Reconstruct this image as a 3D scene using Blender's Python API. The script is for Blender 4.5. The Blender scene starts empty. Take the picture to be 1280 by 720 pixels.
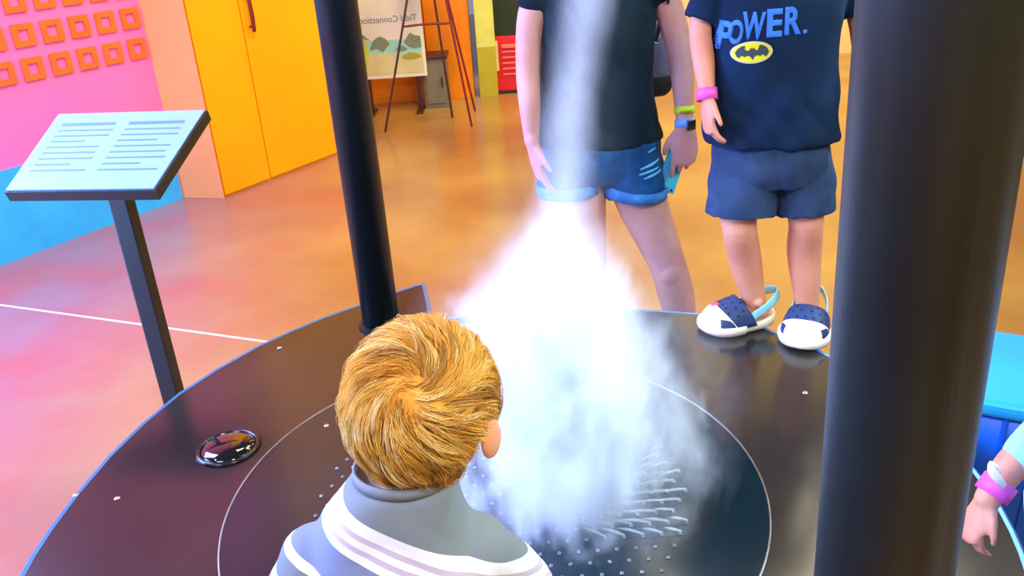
import bpy, bmesh, math, random
from mathutils import Vector, Matrix, noise
from mathutils.bvhtree import BVHTree
random.seed(7)
SC = bpy.context.scene
V = Vector
PI = math.pi

# ---------------------------------------------------------------- camera, world, lights, exposure
cd = bpy.data.cameras.new('camera')
cam = bpy.data.objects.new('camera', cd)
SC.collection.objects.link(cam)
cd.sensor_width = 36.0
cd.lens = 1050.0 / 1280.0 * 36.0
cd.clip_start = 0.02
_r = V((0.99768428, -0.02809742, -0.06194041))
_u = V((0.06801529, 0.4121478, 0.90857477))
_f = V((0.0, 0.91068366, -0.41310443))
m = Matrix.Identity(4)
for i in range(3):
    m[i][0], m[i][1], m[i][2] = _r[i], _u[i], -_f[i]
m[0][3], m[1][3], m[2][3] = 0, 0, 1.42
cam.matrix_world = m
SC.camera = cam
SC.view_settings.view_transform = 'Standard'
SC.view_settings.look = 'None'
SC.view_settings.gamma = 1
SC.view_settings.exposure = 0.25
SC.view_settings.use_curve_mapping = False
SC.cycles.use_denoising = True
SC.cycles.volume_bounces = 4
SC.cycles.max_bounces = 8
SC.cycles.transparent_max_bounces = 24
SC.cycles.volume_step_rate = 1.0
SC.cycles.volume_max_steps = 256

world = bpy.data.worlds.new('world')
SC.world = world
world.use_nodes = True
world.node_tree.nodes['Background'].inputs[0].default_value = (0.62, 0.66, 0.85, 1)
world.node_tree.nodes['Background'].inputs[1].default_value = 0.35


def area(name, loc, target, size, power, col, sy=None, spread=None):
    l = bpy.data.lights.new(name, 'AREA')
    l.energy = power
    l.color = col
    l.size = size
    if sy:
        l.shape = 'RECTANGLE'
        l.size_y = sy
    if spread:
        l.spread = math.radians(spread)
    o = bpy.data.objects.new(name, l)
    SC.collection.objects.link(o)
    o.location = loc
    o.rotation_euler = (V(target) - V(loc)).to_track_quat('-Z', 'Y').to_euler()
    return o


area('blue_left_light', (-2.75, 2.5, 2.3), (-0.3, 1.2, 0.5), 1.1, 250, (0.26, 0.42, 1.0), sy=2.0)  # unseen blue source from the left, made tall for the column highlight
area('violet_floor_light', (-1.8, -0.3, 2.6), (-1.5, 1.7, 0.0), 1.0, 75, (0.36, 0.42, 1.0))
area('magenta_wall_light', (-3.3, 2.6, 2.9), (-1.8, 4.8, 0.8), 0.8, 38, (1.0, 0.42, 0.9))
area('warm_wall_light', (-0.2, 3.4, 3.6), (-1.1, 5.6, 0.5), 1.0, 75, (1.0, 0.84, 0.55))
area('warm_hall_light', (1.8, 4.6, 3.9), (1.6, 5.0, 0.0), 1.8, 76, (1.0, 0.94, 0.72))
area('warm_key_light', (0.9, -1.0, 3.0), (-0.1, 1.0, 0.8), 0.6, 64, (1.0, 0.92, 0.62))
area('cyan_plume_light', (2.4, 2.5, 3.0), (0.07, 1.27, 0.68), 0.4, 6, (0.62, 0.88, 1.0), spread=38)
area('low_blue_fill_light', (-2.9, 1.3, 0.85), (-0.2, 1.3, 0.7), 0.9, 110, (0.25, 0.45, 1.0), sy=1.5)  # unseen low source, added for blue highlights on the columns
area('far_wall_light', (2.6, 5.6, 3.4), (2.2, 7.9, 2.4), 1.6, 130, (1.0, 0.90, 0.60))
area('white_plume_light', (-1.7, 1.0, 2.2), (0.08, 1.27, 0.72), 0.4, 3.5, (0.70, 0.85, 1.0), spread=36)
area('cool_right_light', (2.7, 0.8, 2.6), (0.8, 1.9, 0.6), 0.9, 55, (0.55, 0.8, 1.0))

# ---------------------------------------------------------------- materials


def srgb(r, g, b):
    def f(c):
        c /= 255.0
        return c / 12.92 if c <= 0.04045 else ((c + 0.055) / 1.055) ** 2.4
    return (f(r), f(g), f(b), 1)


def mat(name, col, rough=0.5, metal=0.0, spec=0.5, col2=None, scale=8.0, bump=0.0, bscale=60.0, alpha=1.0,
        coat=0.0, emit=None, estr=0.0, sss=0.0, stretch=(1, 1, 1)):
    mt = bpy.data.materials.new(name)
    mt.use_nodes = True
    nt = mt.node_tree
    b = nt.nodes['Principled BSDF']
    b.inputs['Roughness'].default_value = rough
    b.inputs['Metallic'].default_value = metal
    b.inputs['Specular IOR Level'].default_value = spec
    b.inputs['Alpha'].default_value = alpha
    b.inputs['Coat Weight'].default_value = coat
    if sss:
        b.inputs['Subsurface Weight'].default_value = sss
        b.inputs['Subsurface Radius'].default_value = (0.02, 0.008, 0.004)
        b.inputs['Subsurface Scale'].default_value = 0.6
    if emit:
        b.inputs['Emission Color'].default_value = emit
        b.inputs['Emission Strength'].default_value = estr
    tc = nt.nodes.new('ShaderNodeTexCoord')
    mp = nt.nodes.new('ShaderNodeMapping')
    mp.inputs['Scale'].default_value = stretch
    nt.links.new(tc.outputs['Object'], mp.inputs['Vector'])
    n = nt.nodes.new('ShaderNodeTexNoise')
    n.inputs['Scale'].default_value = scale
    n.inputs['Detail'].default_value = 5
    nt.links.new(mp.outputs[0], n.inputs['Vector'])
    rp = nt.nodes.new('ShaderNodeValToRGB')
    c2 = col2 or tuple(x * 0.86 for x in col[:3]) + (1,)
    rp.color_ramp.elements[0].position = 0.35
    rp.color_ramp.elements[1].position = 0.68
    rp.color_ramp.elements[0].color = c2
    rp.color_ramp.elements[1].color = col
    nt.links.new(n.outputs['Fac'], rp.inputs[0])
    nt.links.new(rp.outputs[0], b.inputs['Base Color'])
    if bump:
        n2 = nt.nodes.new('ShaderNodeTexNoise')
        n2.inputs['Scale'].default_value = bscale
        n2.inputs['Detail'].default_value = 3
        nt.links.new(mp.outputs[0], n2.inputs['Vector'])
        bp = nt.nodes.new('ShaderNodeBump')
        bp.inputs['Strength'].default_value = bump
        bp.inputs['Distance'].default_value = 0.01
        nt.links.new(n2.outputs['Fac'], bp.inputs['Height'])
        nt.links.new(bp.outputs[0], b.inputs['Normal'])
    return mt


M = {}
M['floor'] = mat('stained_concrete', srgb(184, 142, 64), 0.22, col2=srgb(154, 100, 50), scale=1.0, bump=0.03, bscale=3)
M['seam'] = mat('floor_joint_filler', srgb(225, 205, 190), 0.6)
M['yellow'] = mat('yellow_painted_wall', srgb(255, 176, 0), 0.6, spec=0.25, col2=srgb(255, 168, 0), scale=2)
M['peach'] = mat('peach_painted_wall', srgb(248, 164, 96), 0.6, spec=0.2, col2=srgb(244, 156, 92), scale=2)
M['pink'] = mat('pink_painted_wall', srgb(250, 120, 196), 0.6, spec=0.2, col2=srgb(248, 128, 176), scale=1.5)
M['cyanwall'] = mat('pale_blue_painted_plinth', srgb(60, 196, 255), 0.5, spec=0.3)
M['orangetile'] = mat('orange_tile', srgb(250, 116, 40), 0.5)
M['orange'] = mat('orange_painted_wall', srgb(250, 140, 8), 0.55, spec=0.3)
M['dorange'] = mat('brown_orange_panel', srgb(190, 100, 12), 0.55)
M['ylime'] = mat('pale_lime_paint', srgb(222, 218, 92), 0.6)
M['olive'] = mat('olive_paint', srgb(186, 168, 14), 0.6)
M['darkwall'] = mat('dark_green_recess_paint', srgb(38, 52, 34), 0.7)
M['tanwall'] = mat('tan_painted_wall', srgb(232, 200, 124), 0.7, spec=0.2, scale=1)
M['ceil'] = mat('dark_ceiling', srgb(52, 46, 42), 0.8)
M['red'] = mat('red_sign_board', srgb(226, 18, 14), 0.5)
M['cream'] = mat('cream_print', srgb(226, 214, 150), 0.6)
M['palered'] = mat('pale_red_print', srgb(250, 120, 90), 0.6)
M['darkred'] = mat('dark_red_metal', srgb(120, 14, 6), 0.4)
M['brownmetal'] = mat('dark_brown_metal', srgb(70, 34, 14), 0.4)
M['black'] = mat('black_semigloss_paint', (0.006, 0.011, 0.013, 1), 0.40, spec=0.5, col2=(0.005, 0.009, 0.01, 1), scale=5)
M['colblack'] = mat('black_column_paint', (0.004, 0.026, 0.028, 1), 0.46, spec=0.75, col2=(0.005, 0.009, 0.008, 1), scale=7)
M['disc'] = mat('gloss_top_brown_reflection', (0.034, 0.024, 0.020, 1), 0.17, spec=0.5, col2=(0.016, 0.013, 0.012, 1), scale=3, bump=0.015, bscale=9)  # brown reflections are put into this base colour
M['inner'] = mat('gloss_plate_teal_light', (0.006, 0.017, 0.024, 1), 0.14, spec=0.5, col2=(0.004, 0.012, 0.017, 1), scale=4)  # teal light on the centre is put into the plate colour
M['rim'] = mat('steel_trim_blue_light', (0.10, 0.30, 0.80, 1), 0.35, metal=0.7)  # blue light falling on the edge is put into the steel colour
M['steel'] = mat('bright_steel', (0.75, 0.78, 0.82, 1), 0.22, metal=1.0)
M['nozzle'] = mat('dull_steel', (0.42, 0.45, 0.50, 1), 0.3, metal=1.0)
M['glass'] = mat('dark_lens_glass', (0.012, 0.01, 0.01, 1), 0.06, coat=1.0)
M['panel'] = mat('pale_blue_sign_face', srgb(142, 180, 240), 0.35, spec=0.4, scale=1)
M['panelink'] = mat('grey_blue_print', srgb(92, 128, 200), 0.5)
M['bluebin'] = mat('bright_blue_plastic', srgb(0, 96, 226), 0.35, scale=3)
M['bluebin2'] = mat('light_blue_plastic', srgb(24, 170, 245), 0.35, scale=3)
M['skin_w'] = mat('fair_skin', srgb(226, 166, 150), 0.5, spec=0.35, col2=srgb(216, 150, 134), scale=14, sss=0.15, bump=0.05, bscale=180)
M['skin_k'] = mat('child_skin', srgb(232, 158, 126), 0.5, spec=0.35, col2=srgb(224, 144, 112), scale=14, sss=0.15)
M['skin_t'] = mat('toddler_skin', srgb(244, 176, 140), 0.5, spec=0.3, col2=srgb(240, 160, 120), scale=14, sss=0.3)
M['shirt_w'] = mat('black_teal_jersey', srgb(20, 42, 52), 0.85, spec=0.2, col2=srgb(14, 32, 40), scale=9, bump=0.2, bscale=300)
M['denim'] = mat('blue_denim', srgb(30, 96, 150), 0.8, spec=0.2, col2=srgb(22, 70, 118), scale=22, bump=0.35, bscale=380)
M['denim2'] = mat('light_denim_cuff', srgb(84, 158, 224), 0.8, spec=0.2, col2=srgb(60, 128, 198), scale=30, bump=0.35, bscale=380)
M['fray'] = mat('frayed_white_thread', srgb(120, 214, 240), 0.9)
M['navy'] = mat('navy_jersey', srgb(13, 42, 72), 0.85, spec=0.2, col2=srgb(9, 30, 56), scale=8, bump=0.2, bscale=300)
M['shorts_k'] = mat('slate_cotton', srgb(52, 72, 104), 0.85, spec=0.2, col2=srgb(38, 56, 84), scale=12, bump=0.25, bscale=260)
M['print_blue'] = mat('blue_screenprint', srgb(60, 134, 226), 0.7, col2=srgb(46, 112, 206), scale=30)
M['print_yellow'] = mat('yellow_screenprint', srgb(240, 226, 20), 0.6)
M['print_grey'] = mat('grey_screenprint', srgb(52, 66, 76), 0.7)
M['print_pale'] = mat('pale_screenprint', srgb(214, 206, 168), 0.7)
M['pinkband'] = mat('pink_paper_band', srgb(250, 92, 190), 0.5)
M['yellowband'] = mat('yellow_paper_band', srgb(226, 240, 20), 0.5)
M['watchband'] = mat('pale_blue_rubber', srgb(120, 180, 240), 0.5)
M['blackglass'] = mat('black_screen_glass', srgb(8, 14, 34), 0.12, coat=0.6)
M['phone'] = mat('aqua_phone_case', srgb(80, 226, 240), 0.35)
M['bag'] = mat('grey_mauve_leather', srgb(120, 124, 150), 0.6, col2=srgb(92, 90, 116), scale=14)
M['bagblack'] = mat('black_webbing', srgb(12, 16, 20), 0.7)
M['croc'] = mat('navy_foam_clog', srgb(34, 60, 110), 0.6, col2=srgb(26, 48, 96), scale=20)
M['crocwhite'] = mat('white_foam_sole', srgb(250, 236, 214), 0.5, col2=srgb(244, 228, 204))
M['crocstrap'] = mat('pale_aqua_strap', srgb(150, 222, 236), 0.5)
M['hole'] = mat('dark_hole', srgb(10, 16, 26), 0.8)
M['charm'] = mat('pink_charm', srgb(232, 90, 120), 0.5)
M['hair'] = mat('golden_blond_hair', srgb(250, 196, 84), 0.62, spec=0.2, col2=srgb(232, 160, 58), scale=26)
M['hairlight'] = mat('pale_blond_hair', srgb(255, 226, 150), 0.6, spec=0.22, col2=srgb(244, 196, 104), scale=26)
M['hairdark'] = mat('dark_blond_hair', srgb(206, 146, 62), 0.62, spec=0.2, col2=srgb(170, 118, 48), scale=26)
M['brownhair'] = mat('brown_hair', srgb(70, 44, 28), 0.5, spec=0.3, col2=srgb(48, 30, 18), scale=26)
M['eye'] = mat('eye_white', srgb(245, 245, 245), 0.2)
M['iris'] = mat('blue_iris', srgb(50, 80, 120), 0.2)
M['lips'] = mat('lips', srgb(206, 104, 100), 0.4)
M['palecloth'] = mat('pale_aqua_cotton', srgb(168, 220, 240), 0.85, col2=srgb(140, 200, 232), scale=60)
M['darkcloth'] = mat('dark_cotton', srgb(22, 20, 26), 0.85)
M['sky'] = mat('poster_pale_sky', srgb(238, 232, 190), 0.6, scale=4, col2=srgb(232, 222, 206))
M['water'] = mat('poster_pale_water', srgb(168, 226, 206), 0.6)
M['sand'] = mat('poster_sand', srgb(226, 214, 150), 0.6)
M['greyhill'] = mat('poster_grey_hill', srgb(104, 128, 96), 0.6, col2=srgb(140, 150, 110), scale=60)
M['limebush'] = mat('poster_lime_bush', srgb(206, 214, 90), 0.6)
M['letter'] = mat('grey_lettering', srgb(120, 126, 124), 0.6)
M['greybox'] = mat('grey_brown_cabinet', srgb(126, 110, 80), 0.6)
M['lampglow'] = mat('added_lamp_diffuser', srgb(255, 236, 190), 0.5, emit=srgb(255, 214, 120), estr=5)
M['lampbody'] = mat('added_lamp_housing', srgb(60, 60, 62), 0.5)
M['jet'] = mat('fog_trail', srgb(226, 240, 255), 0.9, spec=0.0, alpha=0.28, col2=srgb(214, 230, 250))

# golden brown stain; the left zone mixes rose stain with painted-in violet light
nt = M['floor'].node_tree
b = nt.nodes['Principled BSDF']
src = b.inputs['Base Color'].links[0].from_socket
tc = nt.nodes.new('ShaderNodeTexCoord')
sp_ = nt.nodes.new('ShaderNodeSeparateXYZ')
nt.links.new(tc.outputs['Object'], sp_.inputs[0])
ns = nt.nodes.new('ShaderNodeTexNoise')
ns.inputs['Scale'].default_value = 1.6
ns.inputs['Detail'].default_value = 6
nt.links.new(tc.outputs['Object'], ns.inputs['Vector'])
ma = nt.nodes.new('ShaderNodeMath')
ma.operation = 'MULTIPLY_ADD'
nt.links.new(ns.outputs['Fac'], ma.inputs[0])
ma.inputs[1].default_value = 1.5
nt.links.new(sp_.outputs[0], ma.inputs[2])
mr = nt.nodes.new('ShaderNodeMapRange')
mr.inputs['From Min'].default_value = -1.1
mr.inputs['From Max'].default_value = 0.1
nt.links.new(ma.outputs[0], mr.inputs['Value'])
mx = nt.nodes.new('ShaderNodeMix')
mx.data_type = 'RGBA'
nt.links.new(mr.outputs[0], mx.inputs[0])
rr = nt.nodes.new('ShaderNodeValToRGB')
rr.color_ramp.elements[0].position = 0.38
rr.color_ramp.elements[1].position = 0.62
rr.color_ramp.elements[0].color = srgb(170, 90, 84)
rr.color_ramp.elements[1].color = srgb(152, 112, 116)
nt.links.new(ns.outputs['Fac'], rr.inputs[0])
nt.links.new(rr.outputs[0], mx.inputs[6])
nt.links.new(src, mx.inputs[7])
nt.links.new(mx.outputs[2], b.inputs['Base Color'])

# toddler shirt: knitted stripes of the garment
mt = bpy.data.materials.new('grey_striped_jersey')
mt.use_nodes = True
nt = mt.node_tree
b = nt.nodes['Principled BSDF']
b.inputs['Roughness'].default_value = 0.85
b.inputs['Specular IOR Level'].default_value = 0.15
tc = nt.nodes.new('ShaderNodeTexCoord')
vm = nt.nodes.new('ShaderNodeVectorMath')
vm.operation = 'DOT_PRODUCT'
nt.links.new(tc.outputs['Object'], vm.inputs[0])
STRIPE_AXIS = (0.52, 0.2, 1.0)
vm.inputs[1].default_value = STRIPE_AXIS
mr = nt.nodes.new('ShaderNodeMapRange')
mr.inputs['From Min'].default_value = 0.645
mr.inputs['From Max'].default_value = 1.045
nt.links.new(vm.outputs['Value'], mr.inputs['Value'])
rp = nt.nodes.new('ShaderNodeValToRGB')
rp.color_ramp.interpolation = 'CONSTANT'
nt.links.new(mr.outputs[0], rp.inputs[0])
GREY, WHT, PK, BLG = srgb(124, 130, 134), srgb(230, 228, 232), srgb(196, 178, 192), srgb(124, 132, 158)
stops = [(0, GREY), (0.30, WHT), (0.37, GREY), (0.45, WHT), (0.48, BLG), (0.575, WHT), (0.60, PK), (0.615, WHT), (0.635, PK), (0.65, WHT), (0.685, GREY)]
els = rp.color_ramp.elements
els[0].position, els[0].color = stops[0]
els[1].position, els[1].color = stops[1]
for p_, c_ in stops[2:]:
    e = els.new(p_)
    e.color = c_
nt.links.new(rp.outputs[0], b.inputs['Base Color'])
M['stripes'] = mt

# ---------------------------------------------------------------- mesh helpers


def link(name, bm, m_, parent=None, smooth=True):
    me = bpy.data.meshes.new(name)
    bm.normal_update()
    bm.to_mesh(me)
    bm.free()
    for x in (m_ if isinstance(m_, (list, tuple)) else [m_]):
        me.materials.append(x)
    if smooth:
        for p in me.polygons:
            p.use_smooth = True
    o = bpy.data.objects.new(name, me)
    SC.collection.objects.link(o)
    if parent is not None:
        o.parent = parent
        o.matrix_parent_inverse = parent.matrix_world.inverted() if parent.type == 'EMPTY' else Matrix.Identity(4)
        if parent.type == 'EMPTY':
            o.matrix_parent_inverse = Matrix.Translation(-V(parent.location))
    return o


def thing(name, loc, label, cat, group=None):
    o = bpy.data.objects.new(name, None)
    SC.collection.objects.link(o)
    o.location = loc
    o.empty_display_size = 0.1
    return tag(o, label, cat, group)


def tag(o, label, cat, group=None):
    o['label'] = label
    o['category'] = cat
    if group:
        o['group'] = group
    return o


def struct(o):
    o['kind'] = 'structure'
    return o


def box(bm, c, s, rot=None, bev=0.0, mi=0):
    r = bmesh.ops.create_cube(bm, size=1.0)
    vs = r['verts']
    for v in vs:
        v.co = V((v.co.x * s[0], v.co.y * s[1], v.co.z * s[2]))
    fs = set(f for v in vs for f in v.link_faces)
    for f in fs:
        f.material_index = mi
    if bev:
        es = list(set(e for v in vs for e in v.link_edges))
        rb = bmesh.ops.bevel(bm, geom=es, offset=bev, segments=2, affect='EDGES', profile=0.7)
        vs = list(set(v for f in rb['faces'] for v in f.verts) | set(v for v in vs if v.is_valid))
        for f in rb['faces']:
            f.material_index = mi
    R = rot.to_4x4() if rot else Matrix.Identity(4)
    T = Matrix.Translation(V(c)) @ R
    for v in vs:
        v.co = T @ v.co
    return vs


def frame(d, up=V((0, 0, 1))):
    d = d.normalized()
    s = d.cross(up)
    if s.length < 1e-4:
        s = d.cross(V((0, 1, 0)))
    s.normalize()
    return s, s.cross(d).normalized()


def catmull(P, t):
    n = len(P)
    i = min(int(t), n - 2)
    f = t - i
    p0, p1, p2, p3 = P[max(i - 1, 0)], P[i], P[i + 1], P[min(i + 2, n - 1)]
    return 0.5 * ((2 * p1) + (p2 - p0) * f + (2 * p0 - 5 * p1 + 4 * p2 - p3) * f * f + (3 * p1 - p0 - 3 * p2 + p3) * f ** 3)


def tube(bm, pts, rad, n=14, sub=5, up=V((0, 0, 1)), cap=True, flat=None, mi=0):
    """tapering limb: pts Vectors, rad list of r or (r_side, r_up)"""
    P = [V(p) for p in pts]
    Rr = [V((r, r, 0)) if not isinstance(r, (tuple, list)) else V((r[0], r[1], 0)) for r in rad]
    N = (len(P) - 1) * sub + 1
    C_, RR = [], []
    for k in range(N):
        t = k / sub
        C_.append(catmull(P, min(t, len(P) - 1)))
        RR.append(catmull(Rr, min(t, len(P) - 1)))
    if cap:
        d0 = (C_[0] - C_[1]).normalized()
        d1 = (C_[-1] - C_[-2]).normalized()
        a, z = C_[0], C_[-1]
        ra, rz = RR[0], RR[-1]
        C_ = [a + d0 * min(ra) * 0 + d0 * max(ra.x, ra.y) * k for k in (0.8, 0.6, 0.3)] + C_ + [z + d1 * max(rz.x, rz.y) * k for k in (0.3, 0.6, 0.8)]
        RR = [ra * k for k in (0.45, 0.75, 0.94)] + RR + [rz * k for k in (0.94, 0.75, 0.45)]
    rings = []
    s_prev = None
    for k in range(len(C_)):
        d = C_[min(k + 1, len(C_) - 1)] - C_[max(k - 1, 0)]
        if s_prev is None:
            s, u = frame(d, up)
        else:
            d.normalize()
            s = s_prev - d * s_prev.dot(d)
            s.normalize()
            u = s.cross(d)
        s_prev = s
        rings.append([bm.verts.new(C_[k] + s * math.cos(2 * PI * j / n) * RR[k].x + u * math.sin(2 * PI * j / n) * RR[k].y) for j in range(n)])
    skin_rings(bm, rings, True, mi)
    return rings


def skin_rings(bm, rings, caps=True, mi=0):
    n = len(rings[0])
    for a, b_ in zip(rings[:-1], rings[1:]):
        for j in range(n):
            f = bm.faces.new((a[j], a[(j + 1) % n], b_[(j + 1) % n], b_[j]))
            f.material_index = mi
    if caps:
        f = bm.faces.new(rings[0][::-1])
        f.material_index = mi
        f = bm.faces.new(rings[-1])
        f.material_index = mi


def loft_z(bm, rows, n=32, e=2.0, caps=True, sub=4, mi=0):
    """rows: (cx, cy, z, rx, ry) horizontal superellipse sections"""
    P = [V((r[0], r[1], r[2])) for r in rows]
    Q = [V((r[3], r[4], 0)) for r in rows]
    rings = []
    N = (len(rows) - 1) * sub + 1
    for k in range(N):
        t = k / sub
        c, q = catmull(P, t), catmull(Q, t)
        ring = []
        for j in range(n):
            a = 2 * PI * j / n
            ca, sa = math.cos(a), math.sin(a)
            ring.append(bm.verts.new((c.x + math.copysign(abs(ca) ** (2 / e), ca) * q.x, c.y + math.copysign(abs(sa) ** (2 / e), sa) * q.y, c.z)))
        rings.append(ring)
    skin_rings(bm, rings, caps, mi)
    return rings


def ellipsoid(bm, c, r, rot=None, mi=0, seg=20):
    res = bmesh.ops.create_uvsphere(bm, u_segments=seg, v_segments=seg * 2 // 3, radius=1)
    R = rot if rot else Matrix.Identity(3)
    for v in res['verts']:
        v.co = V(c) + R @ V((v.co.x * r[0], v.co.y * r[1], v.co.z * r[2]))
        for f in v.link_faces:
            f.material_index = mi
    return res['verts']


def lathe(bm, prof, c=(0, 0, 0), n=48, mi=0, rot=None, closed=False):
    rings = []
    R = rot if rot else Matrix.Identity(3)
    for r, z in prof:
        rings.append([bm.verts.new(V(c) + R @ V((r * math.cos(2 * PI * j / n), r * math.sin(2 * PI * j / n), z))) for j in range(n)])
    skin_rings(bm, rings, not closed, mi)
    if closed:
        a, b_ = rings[-1], rings[0]
        for j in range(n):
            bm.faces.new((a[j], a[(j + 1) % n], b_[(j + 1) % n], b_[j])).material_index = mi
    return rings


def prism(bm, poly, z0, z1, mi=0):
    a = [bm.verts.new((x, y, z0)) for x, y in poly]
    c = [bm.verts.new((x, y, z1)) for x, y in poly]
    n = len(poly)
    bm.faces.new(a[::-1]).material_index = mi
    bm.faces.new(c).material_index = mi
    for i in range(n):
        bm.faces.new((a[i], a[(i + 1) % n], c[(i + 1) % n], c[i])).material_index = mi


def remesh(bm, voxel, smooth=4, displace=None):
    """fuse overlapping closed shells into one continuous surface; returns a new bmesh"""
    bmesh.ops.recalc_face_normals(bm, faces=bm.faces)
    me = bpy.data.meshes.new('tmp')
    bm.to_mesh(me)
    bm.free()
    o = bpy.data.objects.new('tmp', me)
    SC.collection.objects.link(o)
    md = o.modifiers.new('r', 'REMESH')
    md.mode = 'VOXEL'
    md.voxel_size = voxel
    sm = o.modifiers.new('s', 'SMOOTH')
    sm.iterations = smooth
    sm.factor = 0.5
    dg = bpy.context.evaluated_depsgraph_get()
    me2 = bpy.data.meshes.new_from_object(o.evaluated_get(dg))
    bpy.data.objects.remove(o)
    out = bmesh.new()
    out.from_mesh(me2)
    bpy.data.meshes.remove(me2)
    bpy.data.meshes.remove(me)
    if displace:
        out.normal_update()
        moves = [(v, v.co + v.normal * displace(v.co, v.normal)) for v in out.verts]
        for v, c in moves:
            v.co = c
    return out


# ---------------------------------------------------------------- the setting
bm = bmesh.new()
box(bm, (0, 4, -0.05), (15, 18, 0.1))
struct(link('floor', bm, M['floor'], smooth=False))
bm = bmesh.new()
box(bm, (0, 4, 4.65), (15, 18, 0.1))
struct(link('ceiling', bm, M['ceil'], smooth=False))

A = V((-1.384, 4.997, 0))
U = V((0.54288, 0.83981, 0))
NB = V((-0.83981, 0.54288, 0))      # pointing behind the left wall
RW = Matrix.Rotation(math.atan2(U.y, U.x), 3, 'Z')


def wallp(s, off, z):
    return A + U * s + NB * off + V((0, 0, z))


def wall_slab(name, s0, s1, z0, z1, off0, th, m_, parent=None):
    bm = bmesh.new()
    box(bm, wallp((s0 + s1) / 2, off0 + th / 2, (z0 + z1) / 2), (s1 - s0, th, z1 - z0), RW)
    return link(name, bm, m_, parent, False)


struct(wall_slab('wall_left', -0.416, 0.72, 0, 4.6, 0.012, 0.238, M['yellow']))
struct(wall_slab('door_1', -0.404, -0.056, 0.015, 2.1, 0.0, 0.011, M['yellow']))
d2 = struct(wall_slab('door_2', -0.047, 0.66, 0.015, 2.1, 0.0, 0.011, M['yellow']))
bm = bmesh.new()
tube(bm, [wallp(0.0, -0.03, 0.87), wallp(0.0, -0.034, 0.95), wallp(0.0, -0.03, 1.06)], [0.011, 0.012, 0.011], n=10)
tube(bm, [wallp(0.0, 0.0, 0.89), wallp(0.0, -0.03, 0.89)], [0.006, 0.006], n=8)
tube(bm, [wallp(0.0, 0.0, 1.04), wallp(0.0, -0.03, 1.04)], [0.006, 0.006], n=8)
h = link('handle', bm, M['darkred'], d2)
h['label'] = 'dark red pull handle'
# return face beside the doors, and the recessed pink wall
bm = bmesh.new()
p0, p1 = wallp(-0.4165, 0.0, 0), wallp(-0.50, 0.25, 0)
p2, p3 = wallp(-0.4165, 0.26, 0), wallp(-0.4165, 0.25, 0)
prism(bm, [(p0.x, p0.y), (p1.x, p1.y), (p2.x, p2.y)], 0, 4.6)
struct(link('trim_1', bm, M['peach'], smooth=False))
struct(wall_slab('wall_recess', -5.5, -0.42, 0, 4.6, 0.25, 0.12, M['pink']))
struct(wall_slab('baseboard_left', -5.5, -0.51, 0, 0.43, 0.243, 0.0069, M['cyanwall']))
# framed square tiles on the pink wall
tl = thing('tile_display', wallp(-1.1, 0.24, 0.7), 'display of orange square frames in rows on the pink wall', 'wall display')
for row in range(6):
    for colm in range(12):
        s = -0.575 - colm * 0.145 - (row % 2) * 0.0
        z = 0.855 + row * 0.155
        bm = bmesh.new()
        w, t_ = 0.052, 0.0135
        for (ds, dz, a_, b_) in ((0, w - t_, w * 2, t_ * 2), (0, -w + t_, w * 2, t_ * 2), (w - t_, 0, t_ * 2, w * 2 - 4 * t_), (-w + t_, 0, t_ * 2, w * 2 - 4 * t_)):
            box(bm, wallp(s + ds, 0.244, z + dz), (a_, 0.012, b_), RW)
        link('square_frame', bm, M['orangetile'], tl, False)

# back walls
bm = bmesh.new()
box(bm, (-0.85, 7.12, 2.3), (1.3, 0.2, 4.6))
struct(link('wall_back', bm, M['orange'], smooth=False))
bm = bmesh.new()
box(bm, (-0.077, 7.10, 0.2), (0.15, 0.24, 0.40))
struct(link('trim_2', bm, M['olive'], smooth=False))
bm = bmesh.new()
box(bm, (-0.077, 7.10, 2.5), (0.15, 0.24, 4.2))
struct(link('trim_3', bm, M['ylime'], smooth=False))
bm = bmesh.new()
box(bm, (0.35, 7.9, 2.3), (0.75, 0.1, 4.6))
struct(link('wall_niche', bm, M['darkwall'], smooth=False))
bm = bmesh.new()
box(bm, (4.1, 7.9, 2.3), (6.75, 0.1, 4.6))
struct(link('wall_far', bm, M['tanwall'], smooth=False))
bm = bmesh.new()
box(bm, (7.45, 3.5, 2.3), (0.1, 9, 4.6))
struct(link('wall_right', bm, M['tanwall'], smooth=False))
bm = bmesh.new()
box(bm, (-0.42, 7.005, 0.52), (0.27, 0.03, 1.04), bev=0.004)
box(bm, (-0.42, 7.005, 1.6), (0.27, 0.03, 1.04), bev=0.004)
struct(link('trim_4', bm, M['orange'], smooth=False))

# floor joint
bm = bmesh.new()
j0, j1 = V((-2.6, 3.48, 0)), V((-0.30, 2.54, 0))
d = (j1 - j0)
box(bm, (j0 + j1) / 2 + V((0, 0, 0.0006)), (d.length, 0.012, 0.0012), Matrix.Rotation(math.atan2(d.y, d.x), 3, 'Z'))
struct(link('trim_5', bm, M['seam'], smooth=False))

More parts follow.
